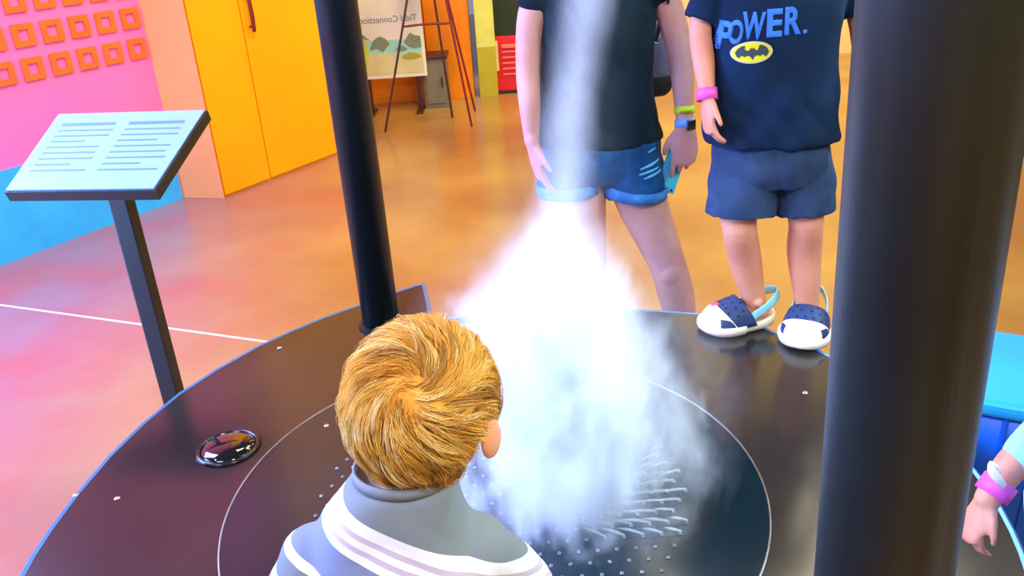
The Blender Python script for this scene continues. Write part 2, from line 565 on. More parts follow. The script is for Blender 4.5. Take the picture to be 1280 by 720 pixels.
# ---------------------------------------------------------------- round platform
DZ = 0.42
CX, CY = -0.06, 1.287
traced = [(-0.892, 1.19), (-0.894, 1.264), (-0.891, 1.359), (-0.877, 1.49), (-0.85, 1.611), (-0.81, 1.731), (-0.752, 1.84),
          (-0.675, 1.951), (-0.602, 2.028), (-0.533, 2.092), (-0.444, 2.160), (-0.347, 2.232), (-0.280, 2.277), (-0.266, 2.280), (-0.256, 2.274), (-0.250, 2.258),
          (-0.219, 2.048), (-0.195, 2.041), (-0.08, 2.050), (0.039, 2.050), (0.17, 2.043), (0.285, 2.025), (0.385, 2.000), (0.484, 1.966), (0.57, 1.925)]
poly = list(traced)
a0 = math.atan2(traced[-1][1] - CY, traced[-1][0] - CX)
r0 = math.hypot(traced[-1][1] - CY, traced[-1][0] - CX)
a1 = math.atan2(traced[0][1] - CY, traced[0][0] - CX)
if a1 > a0:
    a1 -= 2 * PI
r1 = math.hypot(traced[0][1] - CY, traced[0][0] - CX)
for k in range(1, 60):
    t = k / 60
    a_ = a0 + (a1 - a0) * t
    r_ = r0 + (r1 - r0) * t + 0.02 * math.sin(PI * t)
    poly.append((CX + r_ * math.cos(a_), CY + r_ * math.sin(a_)))
poly = poly[::-1]                                  # counter-clockwise


def inset(poly, d):
    out = []
    n = len(poly)
    for i in range(n):
        p, q, r = V(poly[i - 1]), V(poly[i]), V(poly[(i + 1) % n])
        e1, e2 = (q - p).normalized(), (r - q).normalized()
        nn = V((-(e1.y + e2.y), e1.x + e2.x))
        nn.normalize()
        out.append((q.x + nn.x * d, q.y + nn.y * d))
    return out


area2 = sum(poly[i][0] * poly[(i + 1) % len(poly)][1] - poly[(i + 1) % len(poly)][0] * poly[i][1] for i in range(len(poly)))
if area2 < 0:
    poly = poly[::-1]
plat = thing('exhibit_platform', (CX, CY, 0), 'round dark glossy platform with a metal edge tinted for blue light, fog rising from its centre', 'platform')
bm = bmesh.new()
prism(bm, inset(poly, 0.012), DZ - 0.035, DZ)
link('top', bm, M['disc'], plat, False)
bm = bmesh.new()                                   # metal trim round the edge
P0, P1, P2 = inset(poly, 0.0125), poly, inset(poly, 0.006)
rows = [[bm.verts.new((x, y, z)) for x, y in q] for q, z in ((P0, DZ + 0.0005), (P2, DZ + 0.002), (poly, DZ - 0.003), (poly, DZ - 0.034), (P0, DZ - 0.036))]
skin_rings(bm, rows, False)
bmesh.ops.recalc_face_normals(bm, faces=bm.faces)
link('edge_trim', bm, M['rim'], plat, False)
bm = bmesh.new()
lathe(bm, [(0.70, 0.0), (0.70, 0.06), (0.66, 0.065), (0.66, DZ - 0.036)], (CX, CY, 0), 72)
link('base_drum', bm, M['black'], plat, False)
bm = bmesh.new()
lathe(bm, [(0.498, DZ - 0.001), (0.498, DZ + 0.0012)], (CX, CY, 0), 96)
inner = link('vent_plate', bm, M['inner'], plat, False)
inner['label'] = 'dark vent plate with teal light in its colour'
bm = bmesh.new()
lathe(bm, [(0.4982, DZ), (0.4985, DZ + 0.0022), (0.5015, DZ + 0.0022), (0.5018, DZ)], (CX, CY, 0), 120, closed=True)
link('seam_ring', bm, mat('brushed_seam', (0.30, 0.33, 0.33, 1), 0.35, metal=0.9), plat)
# glass viewing lens
bm = bmesh.new()
lathe(bm, [(0.056, DZ - 0.0005), (0.057, DZ + 0.006), (0.063, DZ + 0.007), (0.067, DZ + 0.001)], (-0.618, 1.487, 0), 48, closed=True)
ln = link('lens_ring', bm, M['disc'], plat)
bm = bmesh.new()
lathe(bm, [(0.057, DZ + 0.0005), (0.054, DZ + 0.006), (0.040, DZ + 0.012), (0.020, DZ + 0.0155), (0.002, DZ + 0.0165)], (-0.618, 1.487, 0), 40)
link('lens', bm, M['glass'], ln)
for x, y in ((-0.884, 1.362), (-0.794, 1.342), (-0.422, 1.549), (-0.61, 1.93), (0.62, 1.55)):
    bm = bmesh.new()
    lathe(bm, [(0.006, DZ), (0.006, DZ + 0.0015), (0.003, DZ + 0.0028), (0.0005, DZ + 0.003)], (x, y, 0), 14)
    link('screw', bm, M['steel'], plat)
# fog nozzles: a grid of short metal vents, nearest and farthest alike
noz = []
g = 0.0325
for i in range(-11, 12):
    for j in range(-12, 13):
        x = i * g + (0.5 * g if j % 2 else 0)
        y = j * g * 0.87
        if math.hypot(x, y) < 0.345:
            noz.append((CX + 0.012 + x, CY - 0.012 + y))


def nozzle_bm(bm, x, y):
    lathe(bm, [(0.0016, DZ + 0.001), (0.0018, DZ + 0.0032), (0.0030, DZ + 0.0034), (0.0034, DZ + 0.0012)], (x, y, 0), 10, closed=True)


keyf = lambda p: math.hypot(p[0], p[1])
vis = sorted([p for p in noz if (p[0] > 0.0 or p[0] < -0.25)], key=keyf)
big = set(vis[:95])
bm = bmesh.new()
nozzle_bm(bm, 0, 0)
me_n = None
for p in noz:
    if p in big:
        if me_n is None:
            o = link('nozzle', bm, M['nozzle'], plat)
            me_n = o.data
        else:
            o = bpy.data.objects.new('nozzle', me_n)
            SC.collection.objects.link(o)
            o.parent = plat
            o.matrix_parent_inverse = Matrix.Translation(-V(plat.location))
        o.location = (p[0], p[1], 0)
bm = bmesh.new()
for p in noz:
    if p not in big:
        nozzle_bm(bm, p[0], p[1])
o = link('nozzle_field', bm, M['nozzle'], plat)
o['kind'] = 'stuff'

# ---------------------------------------------------------------- columns
def column(name, x, y, r, z0, m_, label, lean=0.0):
    t = thing(name, (x, y, z0), label, 'column')
    S = Matrix.Identity(4)
    S[0][2] = -lean
    S[0][3] = lean * 0.92
    bm = bmesh.new()
    lathe(bm, [(r, z0), (r, 4.6)], (x, y, 0), 64)
    bmesh.ops.transform(bm, matrix=S, verts=bm.verts)
    link('shaft', bm, m_, t)
    bm = bmesh.new()
    lathe(bm, [(r + 0.0005, z0), (r + 0.012, z0 + 0.0005), (r + 0.012, z0 + 0.006), (r + 0.0005, z0 + 0.009)], (x, y, 0), 64, closed=True)
    bmesh.ops.transform(bm, matrix=S, verts=bm.verts)
    link('base_collar', bm, m_, t, False)


column('column', -0.357, 2.03, 0.049, DZ, M['black'], 'thin black column with pale blue edge highlight on the far rim of the platform')
column('column', 0.268, 0.487, 0.0485, DZ, M['colblack'], 'wide dark column nearest the camera at the right', 0.032)

# ---------------------------------------------------------------- slanted sign panel at the left
sp = thing('sign_stand', (-1.03, 2.18, 0), 'slanted pale blue reading panel on one black leg before the pink wall', 'sign')
c0, c1, c2, c3 = V((-1.25, 2.056, 0.85)), V((-0.85, 1.981, 0.85)), V((-0.798, 2.30, 0.967)), V((-1.235, 2.382, 0.967))
nrm = (c1 - c0).cross(c3 - c0).normalized()


def panel_patch(bm, u0, u1, v0, v1, lo, hi, mi=0):
    def pt(u, v, h):
        return c0.lerp(c1, u).lerp(c3.lerp(c2, u), v) + nrm * h
    vs = [[bm.verts.new(pt(u, v, h)) for u, v in ((u0, v0), (u1, v0), (u1, v1), (u0, v1))] for h in (lo, hi)]
    skin_rings(bm, vs, True, mi)


bm = bmesh.new()
panel_patch(bm, -0.01, 1.01, -0.015, 1.01, -0.03, -0.002)
link('panel_frame', bm, M['black'], sp, False)
bm = bmesh.new()
panel_patch(bm, 0.0, 0.995, 0.0, 1.0, -0.002, 0.002)
link('panel_face', bm, M['panel'], sp, False)
bm = bmesh.new()
for k in range(9):
    for (u0, u1) in ((0.08, 0.46), (0.54, 0.93)):
        v_ = 0.82 - k * 0.075
        panel_patch(bm, u0, u1 - (0.12 if k % 4 == 3 else 0) + random.uniform(-0.02, 0.01), v_, v_ + 0.018 + (0.02 if k == 0 else 0), 0.002, 0.0026)
link('panel_print', bm, M['panelink'], sp, False)
bm = bmesh.new()
box(bm, (-1.03, 2.18, 0.44), (0.054, 0.04, 0.87), Matrix.Rotation(-0.19, 3, 'Z'), bev=0.004)
link('leg', bm, M['black'], sp, False)
bm = bmesh.new()
box(bm, (-1.03, 2.19, 0.006), (0.30, 0.24, 0.012), Matrix.Rotation(-0.19, 3, 'Z'), bev=0.004)
link('foot_plate', bm, M['black'], sp, False)

# ---------------------------------------------------------------- poster, cabinet, tall stool, red sign
yp = 6.6
po = thing('landscape_poster', (-0.8, yp, 0), 'pale backlit landscape poster with mirrored grey lettering beyond the thin column', 'poster')
bm = bmesh.new()
box(bm, (-0.81, yp + 0.02, 0.72), (0.54, 0.03, 0.90), bev=0.003)
link('board', bm, M['sky'], po, False)
bm = bmesh.new()
for x in (-1.0, -0.62):
    box(bm, (x, yp + 0.03, 0.145), (0.03, 0.03, 0.29), bev=0.003)
    box(bm, (x, yp + 0.03, 0.008), (0.05, 0.26, 0.016), bev=0.003)
link('stand', bm, M['brownmetal'], po, False)


def blob(name, pts, y, m_):
    bm = bmesh.new()
    a = [bm.verts.new((x, y - 0.0015, z)) for x, z in pts]
    c = [bm.verts.new((x, y, z)) for x, z in pts]
    skin_rings(bm, [a, c])
    bmesh.ops.recalc_face_normals(bm, faces=bm.faces)
    return link(name, bm, m_, po, False)


yf = yp + 0.005
blob('picture_water', [(-1.06, 0.43), (-0.56, 0.43), (-0.56, 0.552), (-1.06, 0.56)], yf, M['water'])
blob('picture_sand', [(-1.06, 0.30), (-0.56, 0.30), (-0.56, 0.455), (-0.72, 0.44), (-0.85, 0.46), (-1.06, 0.45)], yf - 0.0016, M['sand'])
blob('picture_bush', [(-1.06, 0.38), (-0.99, 0.37), (-0.965, 0.44), (-0.97, 0.52), (-0.995, 0.57), (-1.02, 0.60), (-1.045, 0.575), (-1.06, 0.52)], yf - 0.0032, M['limebush'])
blob('picture_tree', [(-1.06, 0.58), (-1.035, 0.605), (-1.015, 0.655), (-1.0, 0.61), (-0.975, 0.585), (-0.95, 0.565), (-1.0, 0.575), (-1.035, 0.59)], yf - 0.0048, M['greyhill'])
blob('picture_hill', [(-0.955, 0.49), (-0.93, 0.545), (-0.90, 0.575), (-0.865, 0.585), (-0.83, 0.565), (-0.80, 0.53), (-0.83, 0.50), (-0.86, 0.47), (-0.90, 0.50)], yf - 0.0048, M['greyhill'])
blob('picture_hill', [(-0.76, 0.475), (-0.73, 0.515), (-0.70, 0.505), (-0.67, 0.48), (-0.70, 0.468)], yf - 0.0048, M['greyhill'])
blob('picture_hill', [(-0.69, 0.535), (-0.66, 0.575), (-0.64, 0.60), (-0.61, 0.58), (-0.565, 0.57), (-0.565, 0.49), (-0.62, 0.485), (-0.66, 0.50)], yf - 0.0048, M['greyhill'])
blob('picture_rock', [(-0.72, 0.43), (-0.66, 0.455), (-0.60, 0.445), (-0.565, 0.42), (-0.63, 0.405), (-0.70, 0.41)], yf - 0.0064, M['olive'])


def text_mesh(txt, size, extrude=0.0, bold=0.0):
    c = bpy.data.curves.new('t', 'FONT')
    c.body = txt
    c.size = size
    c.extrude = extrude
    c.offset = bold
    o = bpy.data.objects.new('t', c)
    SC.collection.objects.link(o)
    dg = bpy.context.evaluated_depsgraph_get()
    me = bpy.data.meshes.new_from_object(o.evaluated_get(dg))
    bpy.data.objects.remove(o)
    out = bmesh.new()
    out.from_mesh(me)
    bpy.data.meshes.remove(me)
    return out


bm = text_mesh('Tidal Connections', 0.066, 0.001)
xs = [v.co.x for v in bm.verts]
wd = max(xs)
for v in bm.verts:
    v.co = V((-0.575 - v.co.x * 0.46 / wd, yf - 0.001 + v.co.z, 0.684 + v.co.y))
bmesh.ops.recalc_face_normals(bm, faces=bm.faces)
link('lettering', bm, M['letter'], po, False)

cb = thing('low_cabinet', (-0.5, 6.8, 0), 'low grey brown cabinet behind the tall stool', 'cabinet')
bm = bmesh.new()
box(bm, (-0.49, 6.8, 0.19), (0.19, 0.26, 0.38), bev=0.006)
link('body', bm, M['greybox'], cb, False)
bm = bmesh.new()
box(bm, (-0.49, 6.8, 0.392), (0.22, 0.29, 0.022), bev=0.004)
link('top', bm, M['brownmetal'], cb, False)
bm = bmesh.new()
box(bm, (-0.49, 6.664, 0.19), (0.15, 0.012, 0.30), bev=0.003)
dr = link('door', bm, M['greybox'], cb, False)
bm = bmesh.new()
tube(bm, [V((-0.435, 6.648, 0.17)), V((-0.435, 6.648, 0.24))], [0.005, 0.005], n=8)
link('handle', bm, M['brownmetal'], dr)

st = thing('tall_stool', (-0.48, 6.2, 0), 'tall dark metal stool with splayed legs before the landscape poster', 'stool')
topc = V((-0.47, 6.22, 1.22))
feet = [((-0.209, 5.96, 0.0), (-0.30, 6.02, 0.75), M['darkred']), ((-0.191, 6.46, 0.0), (-0.302, 6.46, 0.69), M['darkred']),
        ((-0.83, 5.98, 0.0), (-0.611, 6.0, 0.764), M['brownmetal']), ((-0.36, 6.30, 0.0), (-0.40, 6.28, 0.69), M['brownmetal'])]
for f0, f1, m_ in feet:
    f0, f1 = V(f0), V(f1)
    tp = f1 + (f1 - f0) * (1.20 - f1.z) / (f1.z - f0.z)
    bm = bmesh.new()
    tube(bm, [f0 + V((0, 0, 0.009)), f1, tp], [0.0085, 0.0085, 0.0085], n=10, sub=2)
    link('leg', bm, m_, st)
bm = bmesh.new()
tube(bm, [V((-0.618, 6.0, 0.715)), V((-0.46, 6.0, 0.722)), V((-0.312, 6.02, 0.715))], [0.008] * 3, n=8)
link('footrest', bm, M['darkred'], st)
bm = bmesh.new()
loft_z(bm, [(-0.42, 6.22, 1.185, 0.20, 0.24), (-0.42, 6.22, 1.20, 0.215, 0.25), (-0.42, 6.22, 1.225, 0.205, 0.24), (-0.42, 6.22, 1.235, 0.15, 0.18)], 32)
link('seat', bm, M['darkred'], st)

rs = thing('red_sign', (0.1, 7.05, 0), 'red sign board with pale printed lines standing on the floor in the background', 'sign')
bm = bmesh.new()
box(bm, (0.16, 7.10, 0.24), (0.38, 0.05, 0.435), Matrix.Rotation(-0.06, 3, 'Z'), bev=0.003)
link('board', bm, M['red'], rs, False)
bm = bmesh.new()
box(bm, (-0.005, 7.067, 0.31), (0.045, 0.006, 0.24), Matrix.Rotation(-0.06, 3, 'Z'))
link('side_strip', bm, M['cream'], rs, False)
bm = bmesh.new()
for k, (w, hgt) in enumerate(((0.20, 0.03), (0.22, 0.012), (0.19, 0.012), (0.16, 0.012), (0.20, 0.012), (0.14, 0.012))):
    box(bm, (0.05 + w / 2, 7.066 - 0.06 * (0.05 + w / 2), 0.385 - k * 0.045), (w, 0.006, hgt), Matrix.Rotation(-0.06, 3, 'Z'))
link('printed_lines', bm, M['palered'], rs, False)
bm = bmesh.new()
box(bm, (0.16, 7.12, 0.011), (0.36, 0.12, 0.022), bev=0.003)
link('foot', bm, M['black'], rs, False)

# ceiling lamps out of view, added for a warm reflection on the platform
for (x, y, lb) in ((1.9, 4.4, 'left of two unseen warm ceiling lamps added over the far floor'), (4.2, 4.4, 'right of two unseen warm ceiling lamps added over the far floor')):
    t = thing('added_ceiling_lamp', (x, y, 4.5), lb, 'lamp')
    bm = bmesh.new()
    box(bm, (x, y, 4.57), (1.3, 0.7, 0.06), bev=0.01)
    link('housing', bm, M['lampbody'], t, False)
    bm = bmesh.new()
    box(bm, (x, y, 4.535), (1.2, 0.6, 0.012), bev=0.003)
    link('diffuser', bm, M['lampglow'], t, False)

# blue bin at the right
bn = thing("storage_bin", (1.17, 1.60, 0), 'bright blue plastic bin with light blue lid at the right edge', 'bin')
RB = Matrix.Rotation(-0.5, 3, 'Z')
bm = bmesh.new()
loft_z(bm, [(0, 0, 0.0, 0.15, 0.13), (0, 0, 0.02, 0.16, 0.14), (0, 0, 0.37, 0.185, 0.165)], 48, e=9, sub=2)
for k in range(-2, 3):
    for sy in (-1, 1):
        tube(bm, [V((k * 0.06, sy * 0.139, 0.03)), V((k * 0.066, sy * 0.164, 0.365))], [0.006, 0.006], n=8, sub=1)
    for sx in (-1, 1):
        if abs(k) < 2:
            tube(bm, [V((sx * 0.159, k * 0.06, 0.03)), V((sx * 0.184, k * 0.066, 0.365))], [0.006, 0.006], n=8, sub=1)
BT = Matrix.Translation(V((1.17, 1.60, 0))) @ RB.to_4x4()
bmesh.ops.transform(bm, matrix=BT, verts=bm.verts)
link('body', bm, M['bluebin'], bn)
bm = bmesh.new()
loft_z(bm, [(0, 0, 0.366, 0.195, 0.175), (0, 0, 0.376, 0.20, 0.18), (0, 0, 0.394, 0.20, 0.18), (0, 0, 0.402, 0.19, 0.17)], 48, e=9, sub=2)
bmesh.ops.transform(bm, matrix=BT, verts=bm.verts)
link('lid', bm, M['bluebin2'], bn, False)
# ---------------------------------------------------------------- people


def hand(bm, w, d, palm, thumb, L, curls=(0.35, 0.4, 0.45, 0.5), spread=0.06, tcurl=0.3, r0=0.028):
    """palm and five fingers grown from the wrist; d towards the fingers, palm = palm normal, thumb = side of the thumb"""
    d = V(d).normalized()
    t = V(thumb)
    t = (t - d * t.dot(d)).normalized()
    pn = d.cross(t)
    if pn.dot(V(palm)) < 0:
        pn = -pn
    w = V(w)
    tube(bm, [w - d * 0.01 * L / 0.17, w + d * L * 0.14, w + d * L * 0.34, w + d * L * 0.50], [(r0, r0 * 0.78), (L * 0.20, L * 0.095), (L * 0.235, L * 0.085), (L * 0.215, L * 0.065)], n=18, up=pn, sub=3)
    base = [(0.165, 0.50, 0.40), (0.058, 0.525, 0.45), (-0.052, 0.51, 0.41), (-0.155, 0.47, 0.32)]
    for k, (sx, bl, ln) in enumerate(base):
        p = w + t * sx * L + d * (bl - 0.05) * L
        dd = (d + t * (1.5 - k) * spread).normalized()
        pts = [p.copy()]
        c = curls[k]
        for seg, fr in ((0, 0.50), (1, 0.30), (2, 0.22)):
            ang = c * (0.8 if seg == 0 else 1.0)
            dd = (dd * math.cos(ang) + pn * math.sin(ang)).normalized()
            p = p + dd * (ln + (0.05 if seg == 0 else 0)) * L * fr
            pts.append(p.copy())
        rr = L * 0.047 * (0.88 if k == 3 else 1)
        tube(bm, pts, [rr * 1.1, rr * 1.02, rr * 0.95, rr * 0.82], n=12, sub=3, up=pn)
    p = w + t * 0.14 * L + d * 0.10 * L + pn * 0.02 * L
    dd = (d * 0.75 + t * 0.70).normalized()
    pts = [p.copy()]
    for fr in (0.17, 0.15, 0.12):
        p = p + dd * fr * L
        pts.append(p.copy())
        dd = (dd - t * tcurl * 0.8 + pn * tcurl * 0.6 + d * 0.15).normalized()
    tube(bm, pts, [L * 0.075, L * 0.06, L * 0.053, L * 0.042], n=12, sub=3, up=pn)


def head_mesh(bm, c, h, R, neck=None, ear=0.36):
    """h = head height; local: face looks along -Y, z up"""
    def P(x, y, z):
        return V(c) + R @ V((x * h, y * h, z * h))
    ellipsoid(bm, P(0, 0.04, 0.09), (0.345 * h, 0.40 * h, 0.385 * h), R, seg=30)
    ellipsoid(bm, P(0, -0.08, -0.16), (0.265 * h, 0.28 * h, 0.30 * h), R, seg=24)
    ellipsoid(bm, P(0, -0.23, -0.36), (0.12 * h, 0.10 * h, 0.10 * h), R, seg=16)
    for s in (-1, 1):
        ellipsoid(bm, P(s * 0.19, -0.20, -0.12), (0.11 * h, 0.11 * h, 0.11 * h), R, seg=14)
        # ear: rim + lobe
        ellipsoid(bm, P(s * ear, 0.05, -0.08 if ear > 0.37 else -0.03), (0.035 * h, 0.085 * h, 0.13 * h), R @ Matrix.Rotation(s * 0.35, 3, 'Z'), seg=16)
        ellipsoid(bm, P(s * (ear - 0.025), 0.01, -0.17), (0.03 * h, 0.05 * h, 0.06 * h), R, seg=12)
        tube(bm, [P(s * 0.06, -0.345, 0.06), P(s * 0.15, -0.335, 0.075), P(s * 0.22, -0.28, 0.055)], [0.03 * h] * 3, n=8, sub=2)
        ellipsoid(bm, P(s * 0.045, -0.37, -0.135), (0.035 * h, 0.04 * h, 0.03 * h), R, seg=10)
    tube(bm, [P(0, -0.33, 0.04), P(0, -0.385, -0.04), P(0, -0.425, -0.115)], [0.03 * h, 0.04 * h, 0.05 * h], n=10, sub=2)
    tube(bm, [P(-0.085, -0.335, -0.235), P(0, -0.365, -0.23), P(0.085, -0.335, -0.235)], [0.022 * h, 0.036 * h, 0.022 * h], n=8, sub=2)
    if neck:
        tube(bm, [V(neck), V(neck).lerp(P(0, 0.08, -0.2), 0.5), P(0, 0.06, -0.12)], [0.26 * h, 0.235 * h, 0.24 * h], n=20, sub=3)


def face_parts(root, c, h, R):
    def P(x, y, z):
        return V(c) + R @ V((x * h, y * h, z * h))
    for s in (-1, 1):
        bm = bmesh.new()
        ellipsoid(bm, P(s * 0.135, -0.285, 0.0), (0.055 * h, 0.045 * h, 0.036 * h), R, seg=16)
        ey = link('eye', bm, M['eye'], root)
        bm = bmesh.new()
        ellipsoid(bm, P(s * 0.135, -0.326, 0.0), (0.022 * h, 0.008 * h, 0.022 * h), R, seg=12)
        link('iris', bm, M['iris'], ey)
    bm = bmesh.new()
    tube(bm, [P(-0.09, -0.355, -0.232), P(-0.03, -0.395, -0.218), P(0, -0.398, -0.224), P(0.03, -0.395, -0.218), P(0.09, -0.355, -0.232)], [0.006 * h, 0.014 * h, 0.012 * h, 0.014 * h, 0.006 * h], n=8, sub=3)
    tube(bm, [P(-0.08, -0.355, -0.24), P(0, -0.395, -0.256), P(0.08, -0.355, -0.24)], [0.006 * h, 0.018 * h, 0.006 * h], n=8, sub=3)
    link('lips', bm, M['lips'], root)


def hair_strands(root, c, h, R, mats, crown, nclump, nper, length, rad=0.0006, hairline=0.10, swirl=0.9, lift=0.008, grav=0.5, seed=1, weights=(5, 4, 2), nape=-0.34):
    """scalp cap and thousands of single tapered strands flowing out of a crown whorl"""
    rnd = random.Random(seed)
    ax = V((0.345 * h, 0.40 * h, 0.385 * h)) * 1.02
    cc = V((0, 0.04 * h, 0.09 * h))

    def sd(p):
        q = p - cc
        return V((q.x / ax.x, q.y / ax.y, q.z / ax.z))

    def surf(p, lf):
        q = sd(p)
        l = q.length
        qn = q / max(l, 1e-6)
        # below the equator the head narrows less: continue as a cylinder-like nape
        base = cc + V((qn.x * ax.x, qn.y * ax.y, qn.z * ax.z))
        return base + V((qn.x / ax.x, qn.y / ax.y, qn.z / ax.z)).normalized() * lf

    cr = V(crown).normalized()
    verts, faces, fm = [], [], []
    for k in range(nclump):
        while True:
            q = V((rnd.gauss(0, 1), rnd.gauss(0, 1), rnd.gauss(0, 1))).normalized()
            p = cc + V((q.x * ax.x, q.y * ax.y, q.z * ax.z))
            z, y = p.z / h, p.y / h
            # scalp: above a hairline that rises towards the face; around the ears
            lim = nape if y > 0.12 else (nape + (0.12 - y) * 1.7)
            if y < -0.22:
                lim = max(lim, 0.27)
            if z < lim:
                continue
            if abs(p.x / h) > 0.24 and -0.10 < y < 0.15 and z < 0.06:
                continue
            break
        mi = rnd.choices((0, 1, 2), weights)[0]
        # lighter towards the crown
        guide = []
        L = length * rnd.uniform(0.75, 1.2)
        n = 9
        d = q - cr * q.dot(cr)
        if d.length < 1e-3:
            d = V((1, 0, 0))
        d.normalize()
        side = q.cross(d)
        sw = swirl * math.exp(-(q - cr).length * 1.1) + rnd.gauss(0, 0.22)
        wav = rnd.uniform(-1, 1)
        pp = p.copy()
        for i in range(n):
            t = i / (n - 1)
            nrm_ = V((sd(pp).x / ax.x, sd(pp).y / ax.y, sd(pp).z / ax.z)).normalized()
            dd = d + side * (sw + 0.55 * wav * math.sin(t * 3.2)) + V((0, 0, -grav * (0.3 + t)))
            dd = dd - nrm_ * dd.dot(nrm_)
            dd.normalize()
            if guide and abs(pp.x / h) > 0.27 and -0.06 < pp.y / h < 0.14 and pp.z / h < 0.03:
                guide.append(guide[-1] + (guide[-1] - guide[-2]) * 0.12 if len(guide) > 1 else guide[-1])
                continue
            guide.append(surf(pp, 0.0015 + lift * math.sin(min(1.0, t * 1.15) * PI * 0.8) * (0.6 + 0.6 * abs(wav)) + (t ** 3) * lift * 0.5 * max(wav, 0)))
            pp = pp + dd * L / n
            if sd(pp).length > 0:
                pp = surf(pp, 0)
            qq = sd(pp).normalized()
            d2 = qq - cr * qq.dot(cr)
            if d2.length > 1e-3:
                d = d2.normalized()
                side = qq.cross(d)
        for j in range(nper):
            off = V((rnd.gauss(0, 1), rnd.gauss(0, 1), rnd.gauss(0, 1))) * h * 0.020
            fr = rnd.uniform(0.8, 1.0)
            jit = V((rnd.gauss(0, 1), rnd.gauss(0, 1), rnd.gauss(0, 1))) * h * 0.006
            base = len(verts)
            for i in range(n):
                t = i / (n - 1)
                g_ = guide[i] if fr > 0.99 else guide[i].lerp(guide[max(i - 1, 0)], (1 - fr) * t)
                p = g_ + off * (1 - 0.72 * t) + jit * t * t
                dirn = (guide[min(i + 1, n - 1)] - guide[max(i - 1, 0)])
                if dirn.length < 1e-7:
                    dirn = V((0, 0, -1))
                s_, u_ = frame(dirn)
                r_ = rad * (1.0 - 0.85 * t)
                for a_ in (0, 2.094, 4.189):
                    verts.append(V(c) + R @ (p + s_ * r_ * math.cos(a_) + u_ * r_ * math.sin(a_)))
            for i in range(n - 1):
                for a_ in range(3):
                    b0 = base + i * 3
                    faces.append((b0 + a_, b0 + (a_ + 1) % 3, b0 + 3 + (a_ + 1) % 3, b0 + 3 + a_))
                    fm.append(mi)
    # scalp cap below the strands
    nb = len(verts)
    bmc = bmesh.new()
    ellipsoid(bmc, (0, 0, 0), (1, 1, 1), seg=36)
    keep = []
    for v in bmc.verts:
        p = cc + V((v.co.x * ax.x, v.co.y * ax.y, v.co.z * ax.z)) * 1.005
        y, z = p.y / h, p.z / h
        lim = nape if y > 0.12 else (nape + (0.12 - y) * 1.7)
        if y < -0.22:
            lim = max(lim, 0.27)
        if z < lim - 0.03:
            keep.append(v)
        v.co = V(c) + R @ p
    bmesh.ops.delete(bmc, geom=keep, context='VERTS')
    bmc.verts.index_update()
    for v in bmc.verts:
        verts.append(v.co.copy())
    for f in bmc.faces:
        faces.append(tuple(nb + v.index for v in f.verts))
        fm.append(0)
    bmc.free()
    me = bpy.data.meshes.new('hair')
    me.from_pydata([tuple(v) for v in verts], [], faces)
    for x in mats:
        me.materials.append(x)
    me.polygons.foreach_set('material_index', fm)
    me.polygons.foreach_set('use_smooth', [True] * len(faces))
    o = bpy.data.objects.new('hair', me)
    SC.collection.objects.link(o)
    o.parent = root
    if root.type == 'EMPTY':
        o.matrix_parent_inverse = Matrix.Translation(-V(root.location))
    return o


def folds(amp, sx=14, sz=4, seed=0.0):
    def f(co, n):
        a = noise.noise(V((co.x * sx + seed, co.y * sx, co.z * sz)))
        b = noise.noise(V(((co.x + co.z * 0.6) * sx * 1.3 + 9 + seed, co.y * sx, (co.z - co.x * 0.4) * sz * 1.5)))
        return amp * (a * 0.9 + (abs(b) * 1.6 - 0.4))
    return f


def bvh_of(o):
    bm = bmesh.new()
    bm.from_mesh(o.data)
    t = BVHTree.FromBMesh(bm)
    bm.free()
    return t


def cast_front(bvh, x, z, y0=0.2):
    h = bvh.ray_cast(V((x, y0, z)), V((0, 1, 0)))
    return h[0].y if h[0] is not None else None


def decal(name, outline_list, bvh, m_, parent, lift=0.0012, grid=None, y0=1.0, fallback=1.8):
    """flat print that lies on the cloth: polygons in (x,z), cut finely, dropped onto the garment"""
    bm = bmesh.new()
    for pts in outline_list:
        f = bm.faces.new([bm.verts.new((x, 0, z)) for x, z in pts])
    bmesh.ops.triangulate(bm, faces=bm.faces)
    for it in range(5):
        es = [e for e in bm.edges if e.calc_length() > 0.007]
        if not es:
            break
        bmesh.ops.subdivide_edges(bm, edges=es, cuts=1)
        bmesh.ops.triangulate(bm, faces=bm.faces)
    return drop(name, bm, bvh, m_, parent, lift, y0, fallback)


def drop(name, bm, bvh, m_, parent, lift=0.0012, y0=1.0, fallback=1.8):
    last = fallback
    for v in bm.verts:
        y = cast_front(bvh, v.co.x, v.co.z, y0)
        if y is None:
            y = last
        last = y
        v.co.y = y - lift
    r = bmesh.ops.extrude_face_region(bm, geom=list(bm.faces))
    for v in r['geom']:
        if isinstance(v, bmesh.types.BMVert):
            v.co.y += lift * 0.8
    bmesh.ops.recalc_face_normals(bm, faces=bm.faces)
    return link(name, bm, m_, parent, False)


def ring_band(bm, c, d, ra, rb, half, th, n=40):
    """band round a wrist; d = arm axis"""
    d = V(d).normalized()
    s, u = frame(d, V((0, 1, 0)))
    prof = [(0, -half), (th, -half), (th, half), (0, half)]
    rings = []
    for (o_, a_) in prof:
        rings.append([bm.verts.new(V(c) + d * a_ + s * (ra + o_) * math.cos(2 * PI * j / n) + u * (rb + o_) * math.sin(2 * PI * j / n)) for j in range(n)])
    skin_rings(bm, rings, False)
    a, b_ = rings[-1], rings[0]
    for j in range(n):
        bm.faces.new((a[j], a[(j + 1) % n], b_[(j + 1) % n], b_[j]))
    bmesh.ops.recalc_face_normals(bm, faces=bm.faces)


